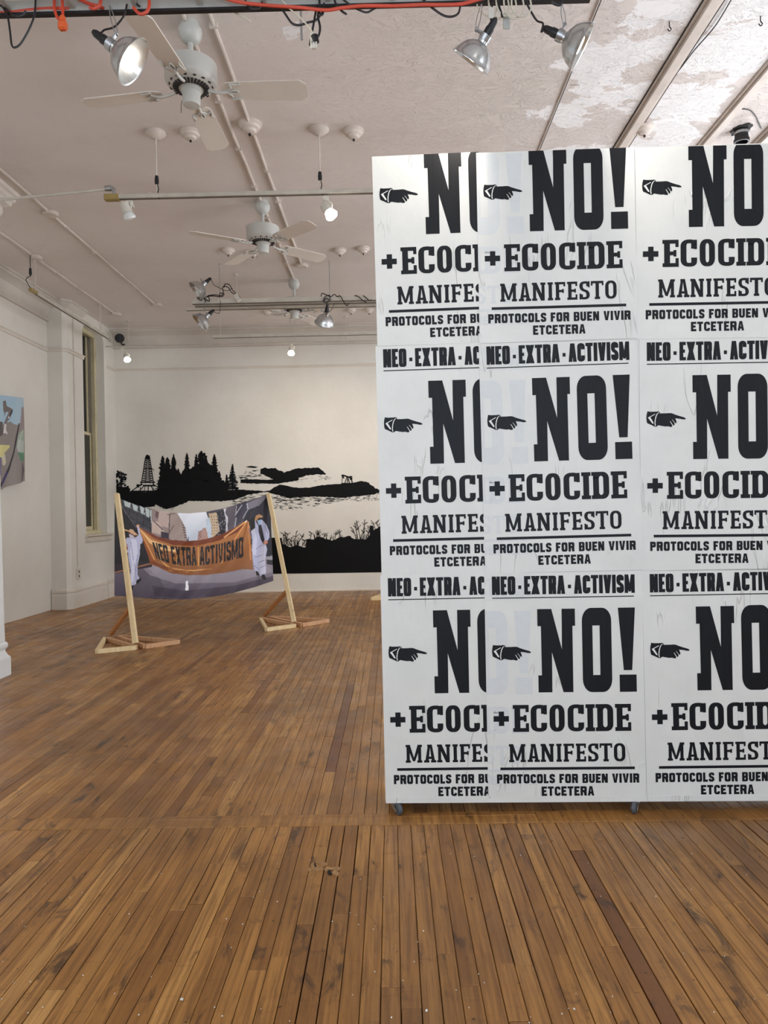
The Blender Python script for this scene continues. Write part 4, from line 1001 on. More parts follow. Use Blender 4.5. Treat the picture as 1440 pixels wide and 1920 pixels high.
def poster_polys():
    P = []
    P += setline(spread('NEO - EXTRA - ACTIVISM', 14, 279, {'N': 1.05, 'E': 0.82, 'O': 1.0, 'X': 1.12, 'T': 0.95, 'R': 1.0, 'A': 1.05, 'C': 0.98, 'I': 0.48, 'V': 1.02, 'S': 0.95, 'M': 1.3, '-': 0.4}, 0.09, 0.28), 6.3, 40.8, t=6.9, u=6.2, r=4.4)
    P.append(R_(14, 46.0, 277, 47.8))
    # NO!
    N = [(0, 0), (26.3, 0), (44.8, 76), (45.4, 0), (70, 0), (70, 32), (65, 32), (64.6, 156), (46.3, 156), (25.9, 80.5), (25.6, 156), (0, 156), (0, 124), (6.7, 124), (6.4, 32), (0, 32)]
    Nq = [[(0, 0), (26.3, 0), (26.3, 32), (0, 32)], [(6.4, 32), (26.3, 32), (25.9, 124), (6.7, 124)], [(0, 124), (25.9, 124), (25.6, 156), (0, 156)],
          [(26.2, 0), (26.3, 0), (44.8, 76), (65, 156), (46.3, 156), (25.9, 80.5)], [(45.4, 0), (70, 0), (70, 32), (45.2, 32)], [(45.2, 32), (65, 32), (64.6, 156), (44.7, 76)], [(44.7, 74), (64.6, 110), (64.6, 156)]]
    P += [[(97.4 + a, 68.5 + b) for a, b in q] for q in Nq]
    P += ringq(rrect(180, 67.6, 234.3, 225, 17, 24, 7), rrect(199.3, 100.6, 212.6, 193, 0.3, 0.3, 7))
    P += [[(247, 68), (278.5, 68), (271.5, 184.6), (256, 184.6)], R_(248, 193, 279.3, 225)]
    # + ECOCIDE
    P += [R_(12.4, 268, 41, 278.5), R_(22.2, 259.5, 32.2, 286.5)]
    k = 4.3636; e0 = 48.5
    sp = [(c, e0 + (a - 275) / k, e0 + (b - 275) / k) for c, a, b in (('E', 275, 405), ('C', 420, 552), ('O', 573, 695), ('C', 720, 852), ('I', 865, 940), ('D', 946, 1088), ('E', 1103, 1232))]
    P += setline(sp, 247.5, 298, t=10.8, u=7.2, r=11.5, slab=7.2, ov=3.0)
    sp = [(c, 40 + (a - 240) / k, 40 + (b - 240) / k) for c, a, b in (('M', 240, 375), ('A', 390, 490), ('N', 498, 608), ('I', 625, 668), ('F', 683, 768), ('E', 783, 865), ('S', 882, 965), ('T', 975, 1077), ('O', 1090, 1182))]
    P += setline(sp, 320.8, 354.6, t=6.3, u=4.4, r=8.5, slab=4.4, ov=1.8)
    P.append(R_(23.4, 364.5, 273, 369.5))
    W = {'P': 1.0, 'R': 1.08, 'O': 1.06, 'T': 1.0, 'C': 1.0, 'L': 0.85, 'S': 1.0, 'F': 0.86, 'B': 1.02, 'U': 1.04, 'E': 0.9, 'N': 1.08, 'V': 1.1, 'I': 0.44, 'A': 1.1}
    P += setline(spread('PROTOCOLS FOR BUEN VIVIR', 16.7, 280.7, W, 0.16, 0.62), 377.3, 394.6, t=4.4, u=4.1, r=3.0)
    P += setline(spread('ETCETERA', 99.7, 197, W, 0.15, 0.6), 400.6, 418.2, t=4.4, u=4.1, r=3.0)
    # pointing hand
    H = [(290, 480), (360, 490), (480, 490), (540, 483), (575, 515), (560, 530), (700, 530), (780, 525), (830, 530), (900, 560), (1000, 595), (1100, 625), (1137, 650), (1130, 670), (1070, 672), (1000, 655), (905, 645), (932, 715), (925, 755), (905, 755), (886, 735), (888, 785), (870, 806), (848, 803), (838, 800), (835, 828), (810, 838), (765, 828), (745, 820), (690, 825), (600, 810), (530, 795), (490, 825), (450, 825), (380, 790), (285, 745), (272, 700), (266, 620), (272, 560)]
    P.append([(12 + (a - 266) / 12.0, 134.5 + (b - 480) / 12.0) for a, b in H])
    return P
def hand_lines():
    h = lambda a, b: (12 + (a - 266) / 12.0, 134.5 + (b - 480) / 12.0)
    L = []
    L.append([h(458, 538), h(462, 552), h(352, 612), h(300, 620)])
    L.append([h(300, 620), h(352, 612), h(424, 738), h(420, 760), h(396, 752)])
    arc = [(545, 508), (505, 540), (478, 600), (460, 680), (455, 760), (466, 808)]
    for i in range(len(arc) - 1):
        (a, b), (c, d) = arc[i], arc[i + 1]; L.append([h(a - 11, b), h(a + 11, b), h(c + 9, d), h(c - 9, d)])
    L.append([h(782, 706), h(798, 712), h(862, 812), h(838, 826), (h(836, 800))])
    L.append([h(828, 668), h(846, 680), h(908, 762), h(888, 752)])
    return L
def clip_poly(pl, ax, val, keep_gt):
    out = []
    for i in range(len(pl)):
        a = pl[i]; b = pl[(i + 1) % len(pl)]
        ia = (a[ax] >= val) == keep_gt or a[ax] == val; ib = (b[ax] >= val) == keep_gt or b[ax] == val
        if ia: out.append(a)
        if ia != ib:
            t_ = (val - a[ax]) / (b[ax] - a[ax]); out.append((a[0] + (b[0] - a[0]) * t_, a[1] + (b[1] - a[1]) * t_))
    return out if len(out) > 2 else None
def clip_all(P, u0=None, u1=None, v0=None, v1=None):
    for ax, val, gt in ((0, u0, True), (0, u1, False), (1, v0, True), (1, v1, False)):
        if val is None: continue
        P = [q for q in (clip_poly(p, ax, val, gt) for p in P) if q]
    return P
def area(p): return 0.5 * sum(p[i][0] * p[(i + 1) % len(p)][1] - p[(i + 1) % len(p)][0] * p[i][1] for i in range(len(p)))
def flat_mesh(name, P, sc, yoff, mat, parent):
    mb = MB()
    for pl in P:
        if abs(area(pl)) < 1e-5: continue
        if area(pl) > 0: pl = pl[::-1]            # faces look towards -y
        yo = yoff - 1.2e-5 * (len(mb.f) % 14)      # overlapping shapes must not lie in exactly one plane
        mb.add([(a * sc, yo, -b * sc) for a, b in pl], [tuple(range(len(pl)))])
    return mb.build(name, mat, parent, flip_fix=False)

# ================================================================== THE POSTER WALL
PX = 2.87 / F_PX
p0 = Vector((-0.045, 2.886, 0)); p1 = Vector((1.52, 2.853, 0)); pang = atan2(p1.y - p0.y, p1.x - p0.x)
panel = thing('poster_wall', 'tall white movable wall on casters, pasted all over with NO! posters', 'partition', p0)
panel.rotation_euler = (0, 0, pang)
PW, PT, PZ0, PZ1 = 2.29, 0.30, 0.047, 2.640
body = MB().box(0, 0, PZ0, PW, PT, PZ1).build('wall_body', M_paper, panel, bevel=0.008, seg=3)
ALLP = poster_polys(); HL = hand_lines()
PWD, PHT = 293.0, 432.0
SEAM = 194.0
mid_px = (899.5, 644.0)
q = on_y(mid_px[0], mid_px[1], 2.876); mid_x = q.x - p0.x; mid_z = q.z
cols = [('left', mid_x - 0.4125, 0.0012, (-0.6, -0.45, -0.25)), ('mid', mid_x, 0.0026, (0.0, -0.55, 0.0)), ('right', mid_x + 0.6245, 0.0012, (0.6, 0.5, -0.2)), ('far', mid_x + 1.249, 0.0022, (0.0, 0.1, 0.0))]
for cn, cx_, off, tl in cols:
    for r in range(3):
        zt = mid_z + (1 - r) * 0.917; ang = radians(tl[r])
        v0 = max(0.0, (zt - PZ1 + 0.003) / PX); v1 = min(PHT, (zt - PZ0 - 0.004) / PX)
        u1 = (PW - cx_) / PX if cn == 'far' else (SEAM + 6.0 if cn == 'left' else PWD); u1 = min(u1, PWD)
        po = MB().box(0 * PX, -0.0004, -v1 * PX, u1 * PX, 0.0004, -v0 * PX).build('poster', M_paper, panel)
        po.location = (cx_ + 225 * PX * sin(ang), -off, zt); po.rotation_euler = (0, ang, 0)
        if r == 0 and cn == 'left':
            po['label'] = 'white NO! + ECOCIDE MANIFESTO poster, cut by its neighbour'
        P = clip_all(ALLP, u1=u1 - 0.01, v0=v0 + 0.1, v1=v1 - 0.1)
        flat_mesh('lettering', P, PX, -0.00085, M_ink, po)
        flat_mesh('hand_cut_lines', HL, PX, -0.0012, M_whiteink, po)
        if cn == 'mid':
            Gp = clip_all(ALLP, u0=SEAM, v0=v0 + 0.1, v1=v1 - 0.1)
            Gp = [[(a - SEAM + 1.0, b + 3.0) for a, b in pl] for pl in Gp]; Gp = clip_all(Gp, v1=v1 - 0.1, v0=v0 + 0.1)
            flat_mesh('show_through', Gp, PX, -0.0006, M_ghost, po)
# bottom fold strip
MB().box(0.0, -0.0032, PZ0 - 0.001, PW, -0.0022, PZ0 + 0.022).build('bottom_paper_fold', M_paper, panel, bevel=0.001)
def caster(x, y, rot, lab):
    c = MB().box(-0.02, -0.02, PZ0 - 0.006, 0.02, 0.02, PZ0).lathe([(0.014, PZ0 - 0.014), (0.014, PZ0 - 0.004)], n=12, cap0=True)
    for s_ in (-1, 1): c.add([(-0.016, s_ * 0.013 - 0.001, PZ0 - 0.012), (0.016, s_ * 0.013 - 0.001, PZ0 - 0.012), (0.040, s_ * 0.013 - 0.001, 0.018), (0.022, s_ * 0.013 - 0.001, 0.012), (-0.016, s_ * 0.013 + 0.001, PZ0 - 0.012), (0.016, s_ * 0.013 + 0.001, PZ0 - 0.012), (0.040, s_ * 0.013 + 0.001, 0.018), (0.022, s_ * 0.013 + 0.001, 0.012)], [(0, 1, 2, 3), (7, 6, 5, 4), (0, 1, 5, 4), (1, 2, 6, 5), (2, 3, 7, 6), (3, 0, 4, 7)])
    co = c.build('caster', M_zinc, panel); co.location = (x, y, 0); co.rotation_euler = (0, 0, rot)
    MB().lathe([(0.0, -0.009), (0.006, -0.0092), (0.018, -0.0085), (0.0215, -0.007), (0.0225, 0), (0.0215, 0.007), (0.018, 0.0085), (0.006, 0.0092), (0, 0.009)], (0.031, 0, 0.0225), (0, 1, 0), 22).build('wheel', M_caster, co, True)
caster(0.036, 0.024, radians(-62), '')
caster(0.998, 0.024, radians(-116), '')
caster(0.06, PT - 0.04, radians(40), ''); caster(1.0, PT - 0.04, radians(40), ''); caster(2.2, 0.04, radians(-30), ''); caster(2.2, PT - 0.04, radians(60), '')

# ================================================================== MURAL (flat black paint on the back wall)
MY = YB - 0.004
mural = thing('mural', 'black silhouette mural of lake, pines and oil derrick on back wall', 'mural', (-1.5, MY, 0.4))
def mural_part(name, P, Y=MY):
    mb = MB()
    for pl in P:
        if abs(area(pl)) < 1e-6: continue
        if area(pl) > 0: pl = pl[::-1]
        vs = [on_y(a, b, Y - 2.5e-5 * (len(mb.f) % 40)) for a, b in pl]
        mb.add(vs, [tuple(range(len(vs)))])
    o = world_child(mb.build(name, M_mural, flip_fix=False), mural)
    if name in ('lake_shimmer', 'reeds_and_twigs', 'clouds'): o['kind'] = 'stuff'
    return o
rm = random.Random(21)
def jag(pts, amp, step):
    out = []
    for i in range(len(pts) - 1):
        (x0, y0), (x1, y1) = pts[i], pts[i + 1]; L = max(1, int(math.hypot(x1 - x0, y1 - y0) / step))
        for k in range(L):
            t_ = k / L; out.append((x0 + (x1 - x0) * t_ + rm.uniform(-amp, amp) * 0.4, y0 + (y1 - y0) * t_ + rm.uniform(-amp, amp)))
    out.append(pts[-1]); return out
def col_fill(top, bot):
    """area between two polylines given left to right, cut in vertical slices (each slice convex)"""
    def at(pl, x):
        for i in range(len(pl) - 1):
            if pl[i][0] <= x <= pl[i + 1][0]:
                d = pl[i + 1][0] - pl[i][0]; return pl[i][1] + (pl[i + 1][1] - pl[i][1]) * ((x - pl[i][0]) / d if d > 1e-6 else 0)
        return pl[0][1] if x < pl[0][0] else pl[-1][1]
    xs_ = sorted(set([round(p[0], 3) for p in top + bot])); xa = max(top[0][0], bot[0][0]); xb = min(top[-1][0], bot[-1][0])
    xs_ = [x for x in xs_ if xa <= x <= xb]
    return [[(a, at(top, a)), (b, at(top, b)), (b, at(bot, b)), (a, at(bot, a))] for a, b in zip(xs_, xs_[1:]) if b - a > 1e-3]
def mono(pts): # keep x increasing
    out = [pts[0]]
    for p in pts[1:]:
        out.append((max(p[0], out[-1][0] + 0.02), p[1]))
    return out
land_top = mono(jag([(216, 914), (240, 913), (244, 922), (298, 922), (303, 905), (340, 902), (420, 905), (424, 919), (445, 918), (470, 919), (495, 921), (506, 920), (514, 914), (524, 909), (531, 909), (548, 913), (560, 915), (580, 914), (600, 910), (640, 907), (662, 905)], 0.5, 4)) + \
    mono(jag([(665, 904), (676, 901), (688, 903), (694, 909), (704, 915), (716, 919), (760, 915), (860, 905)], 1.2, 3))
land_bot = mono(jag([(216, 951), (250, 953), (290, 950), (291, 946), (312, 955), (334, 948), (352, 941), (352.5, 939), (415, 940), (440, 937), (465, 928), (500, 922), (520, 928), (540, 933), (600, 931), (640, 933), (675, 930), (700, 927), (716, 922), (760, 922), (860, 922)], 0.8, 3))
mural_part('land_silhouette', col_fill(land_top, land_bot))
def pine(cx_, top, hw, basey, dens=1.0):
    P = []; n = int((basey - top) / 2.1)
    P.append([(cx_ - 1.2, top - 1), (cx_ + 1.2, top - 1), (cx_ + 2.0, basey), (cx_ - 2.0, basey)])
    for i in range(n):
        f = i / n; y = top + (basey - top) * f; w = hw * (0.2 + 1.15 * f ** 0.7) * rm.uniform(0.72, 1.12)
        for s_ in (-1, 1):
            ww = w * rm.uniform(0.8, 1.15); dr = rm.uniform(0.5, 3.0)
            P.append([(cx_, y - 2.4), (cx_ + s_ * ww * 0.6, y - 1 + dr * 0.4), (cx_ + s_ * ww, y + dr), (cx_ + s_ * ww * 0.7, y + dr + 1.3), (cx_, y + 3.0)])
    return P
tr = []
for a in ((305, 856, 10, 922), (314, 859, 12, 922), (325.5, 853, 9, 922), (334, 880, 9, 922), (350.5, 851, 9, 922), (343, 884, 8, 922), (368, 853, 8, 922), (378, 847, 13, 922), (386, 857, 12, 922), (402, 853, 9.5, 922), (411, 885, 8, 922)): tr += pine(*a)
for i in range(46):   # bushy broadleaf crown
    a = rm.uniform(0, 2 * pi); r_ = rm.uniform(0, 1) ** 0.5; cx_, cy_ = 379 + cos(a) * 8 * r_, 857 + sin(a) * 10 * r_; q = rm.uniform(1.5, 3.2)
    tr.append([(cx_ + q * cos(k * pi / 3 + i), cy_ + q * 0.8 * sin(k * pi / 3 + i)) for k in range(6)])
tr += col_fill(mono(jag([(295, 904), (303, 888), (312, 876), (322, 884), (335, 886), (344, 892), (352, 882), (364, 874), (380, 862), (394, 870), (404, 880), (414, 896), (424, 908)], 2.5, 3)), [(296, 924), (424, 924)])
mural_part('pine_trees', tr)
tr = []
for i in range(30):
    f = i / 30; y = 872 + 46 * f; w = 13 * (0.12 + 0.9 * f ** 0.85)
    for s_ in (-1, 1):
        ww = w * rm.uniform(0.6, 1.1); tr.append([(436, y - 0.9), (436 + s_ * ww, y + rm.uniform(0, 2.0)), (436 + s_ * ww * 0.9, y + rm.uniform(1.8, 2.8)), (436, y + 0.6)])
tr.append(R_(435, 870, 437.2, 920))
tr += pine(425, 891, 5, 919)
mural_part('sparse_tree', tr)
tr = []
for i in range(70):
    cx_, cy_ = rm.uniform(218, 236), rm.uniform(882, 914); q = rm.uniform(1.4, 2.9)
    tr.append([(cx_ + q * cos(k * pi / 3 + i), cy_ + q * 0.8 * sin(k * pi / 3 + i)) for k in range(6)])
tr.append([(226, 890), (227.5, 890), (229, 916), (225, 916)])
tr += col_fill(mono(jag([(217, 908), (226, 912), (234, 914), (241, 911), (244, 918)], 1.6, 1.6)), [(217, 924), (244, 924)])
mural_part('left_bush', tr)
def ln(x0, y0, x1, y1, w=0.8):
    w *= 1.15
    d = math.hypot(x1 - x0, y1 - y0); nx, ny = -(y1 - y0) / d * w / 2, (x1 - x0) / d * w / 2
    return [(x0 + nx, y0 + ny), (x1 + nx, y1 + ny), (x1 - nx, y1 - ny), (x0 - nx, y0 - ny)]
D = [ln(273, 857, 265, 907, 1.5), ln(280.5, 857, 288, 907, 1.5), ln(276, 857, 272.5, 907, 0.9), ln(278.5, 857, 281, 907, 0.9), R_(273, 854, 281, 861), R_(274.5, 852.5, 278, 856), R_(271, 877.5, 285, 879), ln(285, 878, 289, 882, 1.1), R_(263, 903, 291, 905.5), R_(268, 909, 291, 912)]
for i in range(11):
    f0, f1 = i / 11, (i + 1) / 11; y0, y1 = 859 + 46 * f0, 859 + 46 * f1
    l0, r0 = 273 - 8 * f0, 280.5 + 8 * f0; l1, r1 = 273 - 8 * f1, 280.5 + 8 * f1
    D += [ln(l0, y0, r1, y1, 0.7), ln(r0, y0, l1, y1, 0.7), ln(l0, y0, r0, y0, 0.7)]
D += [ln(266, 907, 245, 922, 1.5), ln(286, 907, 301, 917, 1.5), ln(270, 911, 259, 923, 1.4), ln(278, 910, 278, 923, 1.4), ln(282, 910, 292, 923, 1.4), ln(272, 912, 270, 923, 1), ln(300, 914, 299, 923, 1.6), ln(256, 914, 268, 908, 1.2), R_(256, 908, 261, 914), ln(290, 916, 301, 916, 1.2), ln(246, 921, 300, 921, 2.0), ln(264, 913, 262, 922, 1.2), ln(286, 914, 287, 922, 1.2)]
mural_part('oil_derrick', D)
cl_top = mono(jag([(448, 898.5), (470, 898), (485, 899), (507, 898), (512, 896), (503, 892)], 0.4, 3))
C = col_fill(mono(jag([(448, 899), (475, 898.5), (500, 899.5), (514, 899), (530, 896), (560, 893)], 0.5, 3)), mono(jag([(448, 906), (480, 906.5), (520, 907), (545, 903), (560, 900)], 0.7, 3)))
C += col_fill(mono(jag([(486, 884), (488, 879), (497, 877), (505, 879), (516, 877), (523, 882), (533, 886), (545, 882), (557, 878), (575, 877), (590, 877), (597, 876), (603, 882), (611, 888)], 0.9, 3)),
              mono(jag([(486, 887), (495, 890), (505, 895), (513, 899), (530, 901), (545, 901), (560, 896), (575, 891), (595, 889.5), (611, 890)], 0.7, 3)))
C += [[(461, 875), (471, 873.5), (484, 875.5), (478, 877.5), (466, 876.5)]]
for i in range(46):
    x = rm.uniform(450, 512); y = rm.uniform(881, 898); w = rm.uniform(2, 7); h_ = rm.uniform(0.3, 0.9); C.append([(x - w, y), (x, y - h_), (x + w, y + rm.uniform(-.5, .5)), (x, y + h_)])
for i in range(26):
    x = rm.uniform(535, 625); y = rm.uniform(894, 904) - (x - 535) * 0.02; w = rm.uniform(1.5, 5); h_ = rm.uniform(0.2, 0.6); C.append([(x - w, y), (x, y - h_), (x + w, y), (x, y + h_)])
mural_part('clouds', C)
J = [ln(643, 891, 659, 896.5, 2.4), ln(641.5, 890, 644, 897, 3), ln(641.5, 897, 641.5, 907, 0.9), ln(651, 893, 646, 907, 1.3), ln(651, 893, 656, 907, 1.4), ln(652, 893, 651, 907, 1.2), ln(658, 895, 661, 907, 1.6), R_(655, 892.5, 660, 894.5), ln(660, 893, 660, 907, 1.1), ln(657, 895, 657, 900, 1.6), R_(640, 905.5, 662, 908)]
mural_part('pump_jack', J)
L = []
for i in range(430):   # lake shimmer
    x = rm.uniform(438, 660); y = rm.uniform(927, 956)
    lim = 956 - max(0, x - 560) * 0.22 - max(0, 470 - x) * 0.0
    if y > lim or (x < 500 and y > 951 - (500 - x) * 0.02 and y < 0): continue
    w = rm.uniform(2, 8) * (0.6 if y > 945 else 1.0); h_ = rm.uniform(0.25, 0.75)
    L.append([(x - w, y + rm.uniform(-.4, .4)), (x - w * 0.3, y - h_), (x + w, y + rm.uniform(-.4, .4)), (x + w * 0.2, y + h_)])
for i in range(70):
    x = rm.uniform(640, 716); y = rm.uniform(924, 940) - (x - 640) * 0.02; w = rm.uniform(1, 4); h_ = rm.uniform(0.3, 0.9)
    L.append([(x - w, y + rm.uniform(-1, 1)), (x, y - h_), (x + w, y + rm.uniform(-1, 1)), (x, y + h_)])
for i in range(18):
    x = rm.uniform(294, 330); L.append([(x - 0.8, 942), (x + 0.8, 942), (x + rm.uniform(-1, 1), rm.uniform(948, 958))])
mural_part('lake_shimmer', L)
ft = mono(jag([(216, 1010), (505, 1008), (519, 1007), (520, 1009), (528, 1009), (530, 1020), (545, 1026), (556, 1022), (573, 1027), (574.5, 1010), (590, 1011), (597, 1005), (612, 1011), (622, 1013), (640, 1007), (655, 1005), (664, 1010), (688, 1011), (693.5, 1003)], 1.0, 2.5)) + [(693.6, 985), (700, 986), (701, 994)] + mono(jag([(702, 994), (714, 986), (760, 990), (860, 980)], 1.2, 3))
mural_part('shore_silhouette', col_fill(ft, [(216, 1076.5), (500, 1076), (620, 1074.5), (714, 1073), (860, 1070)]))
Gs = []
def sprig(x, y, h_, lean, w=0.9):
    tx, ty = x + lean, y - h_; Gs.append(ln(x, y, tx, ty, w))
    for k in range(4):
        f = rm.uniform(0.3, 0.95); bx_, by_ = x + lean * f, y - h_ * f; s_ = rm.choice((-1, 1)); Gs.append(ln(bx_, by_, bx_ + s_ * rm.uniform(3, 6), by_ - rm.uniform(2, 6), 0.8))
for a in ((540, 1024, 26, -6), (548, 1026, 22, -14), (552, 1024, 28, 4), (556, 1024, 24, 14), (546, 1024, 16, 0), (565, 1027, 16, 8), (533, 1016, 16, -2), (537, 1020, 20, 2), (582, 1012, 14, 2), (592, 1010, 12, 6), (600, 1008, 14, -4), (606, 1010, 10, 5), (628, 1010, 14, 2), (638, 1008, 16, -2), (671, 1010, 30, -6), (676, 1010, 34, -8), (678, 1010, 28, 6), (682, 1010, 36, 2), (686, 1010, 24, 10), (668, 1010, 18, -6), (690, 1008, 20, 4), (704, 994, 14, -4), (710, 990, 12, -5)): sprig(*a)
for i in range(60):
    x = rm.choice((rm.uniform(530, 572), rm.uniform(580, 640), rm.uniform(662, 692))); Gs.append(ln(x, 1013 if x > 572 else 1024, x + rm.uniform(-5, 5), (1013 if x > 572 else 1024) - rm.uniform(4, 13), 0.7))
mural_part('reeds_and_twigs', Gs)

# ================================================================== PRINTED CLOTHS (vertex-coloured print)
def inside(px_, py_, poly):
    c = np.zeros(px_.shape, bool); n = len(poly)
    for i in range(n):
        x0, y0 = poly[i]; x1, y1 = poly[(i + 1) % n]
        if y0 == y1: continue
        m = ((y0 > py_) != (y1 > py_)) & (px_ < (x1 - x0) * (py_ - y0) / (y1 - y0) + x0); c ^= m
    return c
class Print:
    def __init__(s, X, Y): s.X = X; s.Y = Y; s.C = np.zeros(X.shape + (3,))
    def poly(s, pts, rgb, alpha=1.0):
        m = inside(s.X, s.Y, pts); s.C[m] = s.C[m] * (1 - alpha) + np.array(rgb, float) * alpha
    def fill(s, rgb): s.C[:] = rgb
    def grad(s, pts, rgb0, rgb1, p0_, p1_):
        m = inside(s.X, s.Y, pts); d = np.array(p1_, float) - np.array(p0_, float)
        t_ = np.clip(((s.X[m] - p0_[0]) * d[0] + (s.Y[m] - p0_[1]) * d[1]) / (d @ d), 0, 1)[:, None]
        s.C[m] = np.array(rgb0, float) * (1 - t_) + np.array(rgb1, float) * t_
    def line(s, x0, y0, x1, y1, w, rgb): s.poly(ln(x0, y0, x1, y1, w), rgb)
def cloth_mesh(name, PTS, C, mat, nu, nv):
    vs = [tuple(p) for p in PTS]; fs = [(j * nu + i, j * nu + i + 1, (j + 1) * nu + i + 1, (j + 1) * nu + i) for j in range(nv - 1) for i in range(nu - 1)]
    me = bpy.data.meshes.new(name); me.from_pydata(vs, [], fs)
    c = np.clip(C.reshape(-1, 3) / 255.0, 0, 1); lin = np.where(c <= 0.04045, c / 12.92, ((c + 0.055) / 1.055) ** 2.4)
    a = me.attributes.new('print', 'FLOAT_COLOR', 'POINT'); a.data.foreach_set('color', np.concatenate([lin, np.ones((lin.shape[0], 1))], 1).astype(np.float32).ravel())
    o = link(name, me, mat, None, True)
    sdf = o.modifiers.new('thickness', 'SOLIDIFY'); sdf.thickness = 0.0015; sdf.offset = 0
    return o
def print_mat(name, rough):
    k = NT(name); at = k.n('ShaderNodeAttribute', attribute_name='print')
    return k.out(at.outputs['Color'], rough, 0, k.bump(k.noise(k.tc.outputs['Object'], 90, 3), 0.12, 0.002))
M_print = print_mat('printed_satin', 0.55)

def interp(pl, s_):
    xs_ = [p[0] for p in pl]; return np.interp(s_, xs_, [p[1] for p in pl])
top_e = [(215, 931), (225, 935), (240, 941), (270, 951), (300, 958), (330, 962), (355, 962.5), (385, 960), (420, 953), (450, 944), (480, 934.5), (506, 926)]
bot_e = [(214.5, 1117), (250, 1119), (290, 1123), (345, 1124), (400, 1119), (440, 1111), (480, 1100), (512.5, 1089)]
nu, nv = 340, 220
U, Vv = np.meshgrid(np.linspace(0, 1, nu), np.linspace(0, 1, nv))
xt = 215 + U * 291; xb = 214.5 + U * 298
yt = interp(top_e, xt); yb_ = interp(bot_e, xb)
BX = xt + (xb - xt) * Vv; BY = yt + (yb_ - yt) * Vv
pr = Print(BX, BY); K = pr
K.fill((92, 86, 96))
# street, pale, with soft shadows
K.grad([(200, 1040), (520, 1040), (520, 1130), (200, 1130)], (148, 142, 150), (86, 78, 92), (340, 1060), (340, 1125))
K.poly([(205, 1060), (262, 1052), (300, 1085), (320, 1130), (205, 1130)], (88, 80, 92), 0.55)
K.poly([(262, 1058), (300, 1056), (345, 1070), (420, 1075), (500, 1060), (512, 1072), (440, 1092), (330, 1094), (280, 1078)], (164, 158, 166), 0.6)
K.poly([(285, 1098), (345, 1108), (440, 1098), (512, 1080), (512, 1092), (420, 1116), (345, 1122), (290, 1118)], (70, 60, 74), 0.6)
K.poly([(348.5, 1089), (352.5, 1089), (353.5, 1107), (347.5, 1107)], (232, 232, 236))
K.poly([(500, 1048), (514, 1050), (514, 1060), (500, 1058)], (60, 58, 66)); K.poly([(494, 1044), (514, 1044), (514, 1050), (494, 1049)], (158, 158, 164))
# dark left side, right side
K.poly([(213, 928), (240, 940), (268, 1000), (285, 1060), (213, 1062)], (38, 30, 38))
K.poly([(213, 1058), (262, 1053), (285, 1058), (285, 1063), (213, 1076)], (64, 52, 58)); K.line(214, 1074, 285, 1056, 2.2, (160, 120, 96))
K.poly([(506, 926), (466, 950), (452, 990), (474, 1000), (500, 1044), (514, 1040)], (40, 38, 52))
K.poly([(506, 926), (462, 944), (460, 958), (486, 948)], (128, 124, 134)); K.poly([(504, 932), (470, 962), (466, 980), (490, 960)], (66, 62, 78), 0.7)
# glazed ceiling at the left
K.poly([(226, 934), (262, 946), (292, 956), (285, 1000), (272, 990), (250, 980), (232, 952)], (72, 72, 78))
for i, (x0, y0, x1, y1) in enumerate(((232, 938, 245, 947), (248, 944, 258, 954), (262, 948, 271, 960), (272, 951, 281, 966), (281, 955, 290, 978))):
    K.poly([(x0, y0), (x1, y0 + 5), (x1 + 1, y1 + 6), (x0 + 2, y1 + 2)], (176, 186, 184))
for x0, y0, x1, y1 in ((246, 944, 240, 972), (259, 948, 256, 982), (271, 952, 268, 990), (280, 955, 282, 996), (228, 950, 284, 978), (240, 968, 284, 992)): K.line(x0, y0, x1, y1, 1.0, (34, 32, 38))
K.line(218, 935, 256, 990, 0.9, (118, 112, 120)); K.line(222, 934, 236, 964, 0.8, (110, 106, 112))
# buildings left of the sky
K.poly([(284, 955), (330, 961), (336, 985), (350, 1000), (350, 1015), (284, 1004)], (150, 134, 130))
K.poly([(292, 957), (318, 960), (322, 992), (300, 985), (294, 970)], (182, 164, 156))
K.poly([(318, 960), (332, 962), (342, 976), (349, 995), (348, 1014), (318, 1012)], (164, 148, 142))
K.poly([(284, 977), (298, 978), (308, 996), (306, 1004), (284, 998)], (190, 172, 162)); K.poly([(302, 996), (317, 1000), (316, 1010), (302, 1008)], (70, 64, 74))
K.line(288, 977, 306, 994, 1.6, (96, 84, 84)); K.line(318, 964, 317, 1002, 1.8, (102, 92, 92)); K.line(313, 965, 330, 962, 1.2, (92, 82, 84)); K.line(326, 985, 316, 1001, 1.4, (110, 98, 98)); K.poly([(292, 958), (298, 960), (296, 974), (291, 968)], (110, 92, 92))
for i in range(8): y = 974 + i * 4.6; K.poly([(340 + i * 0.8, y), (345 + i * 0.6, y + 1.6), (344.5 + i * 0.6, y + 3.0), (340 + i * 0.8, y + 1.8)], (62, 54, 60))
# sky
K.grad([(332, 961), (386, 959), (390, 970), (398, 985), (398, 1012), (351, 1014), (348, 990), (340, 975)], (226, 228, 234), (196, 204, 214), (350, 962), (360, 1010))
K.poly([(351, 1014), (353, 1005), (354, 1014)], (84, 80, 88))
K.poly([(370, 1013), (372, 997), (378, 994), (381, 990), (386, 989), (388, 998), (394, 996), (394, 1011)], (176, 146, 138)); 
for i in range(5): K.line(371.5, 997 + i * 3.2, 378, 996 + i * 3.2, 0.9, (120, 80, 80))
K.poly([(386, 975), (392, 970), (398, 980), (400, 1008), (390, 1010)], (190, 202, 214))
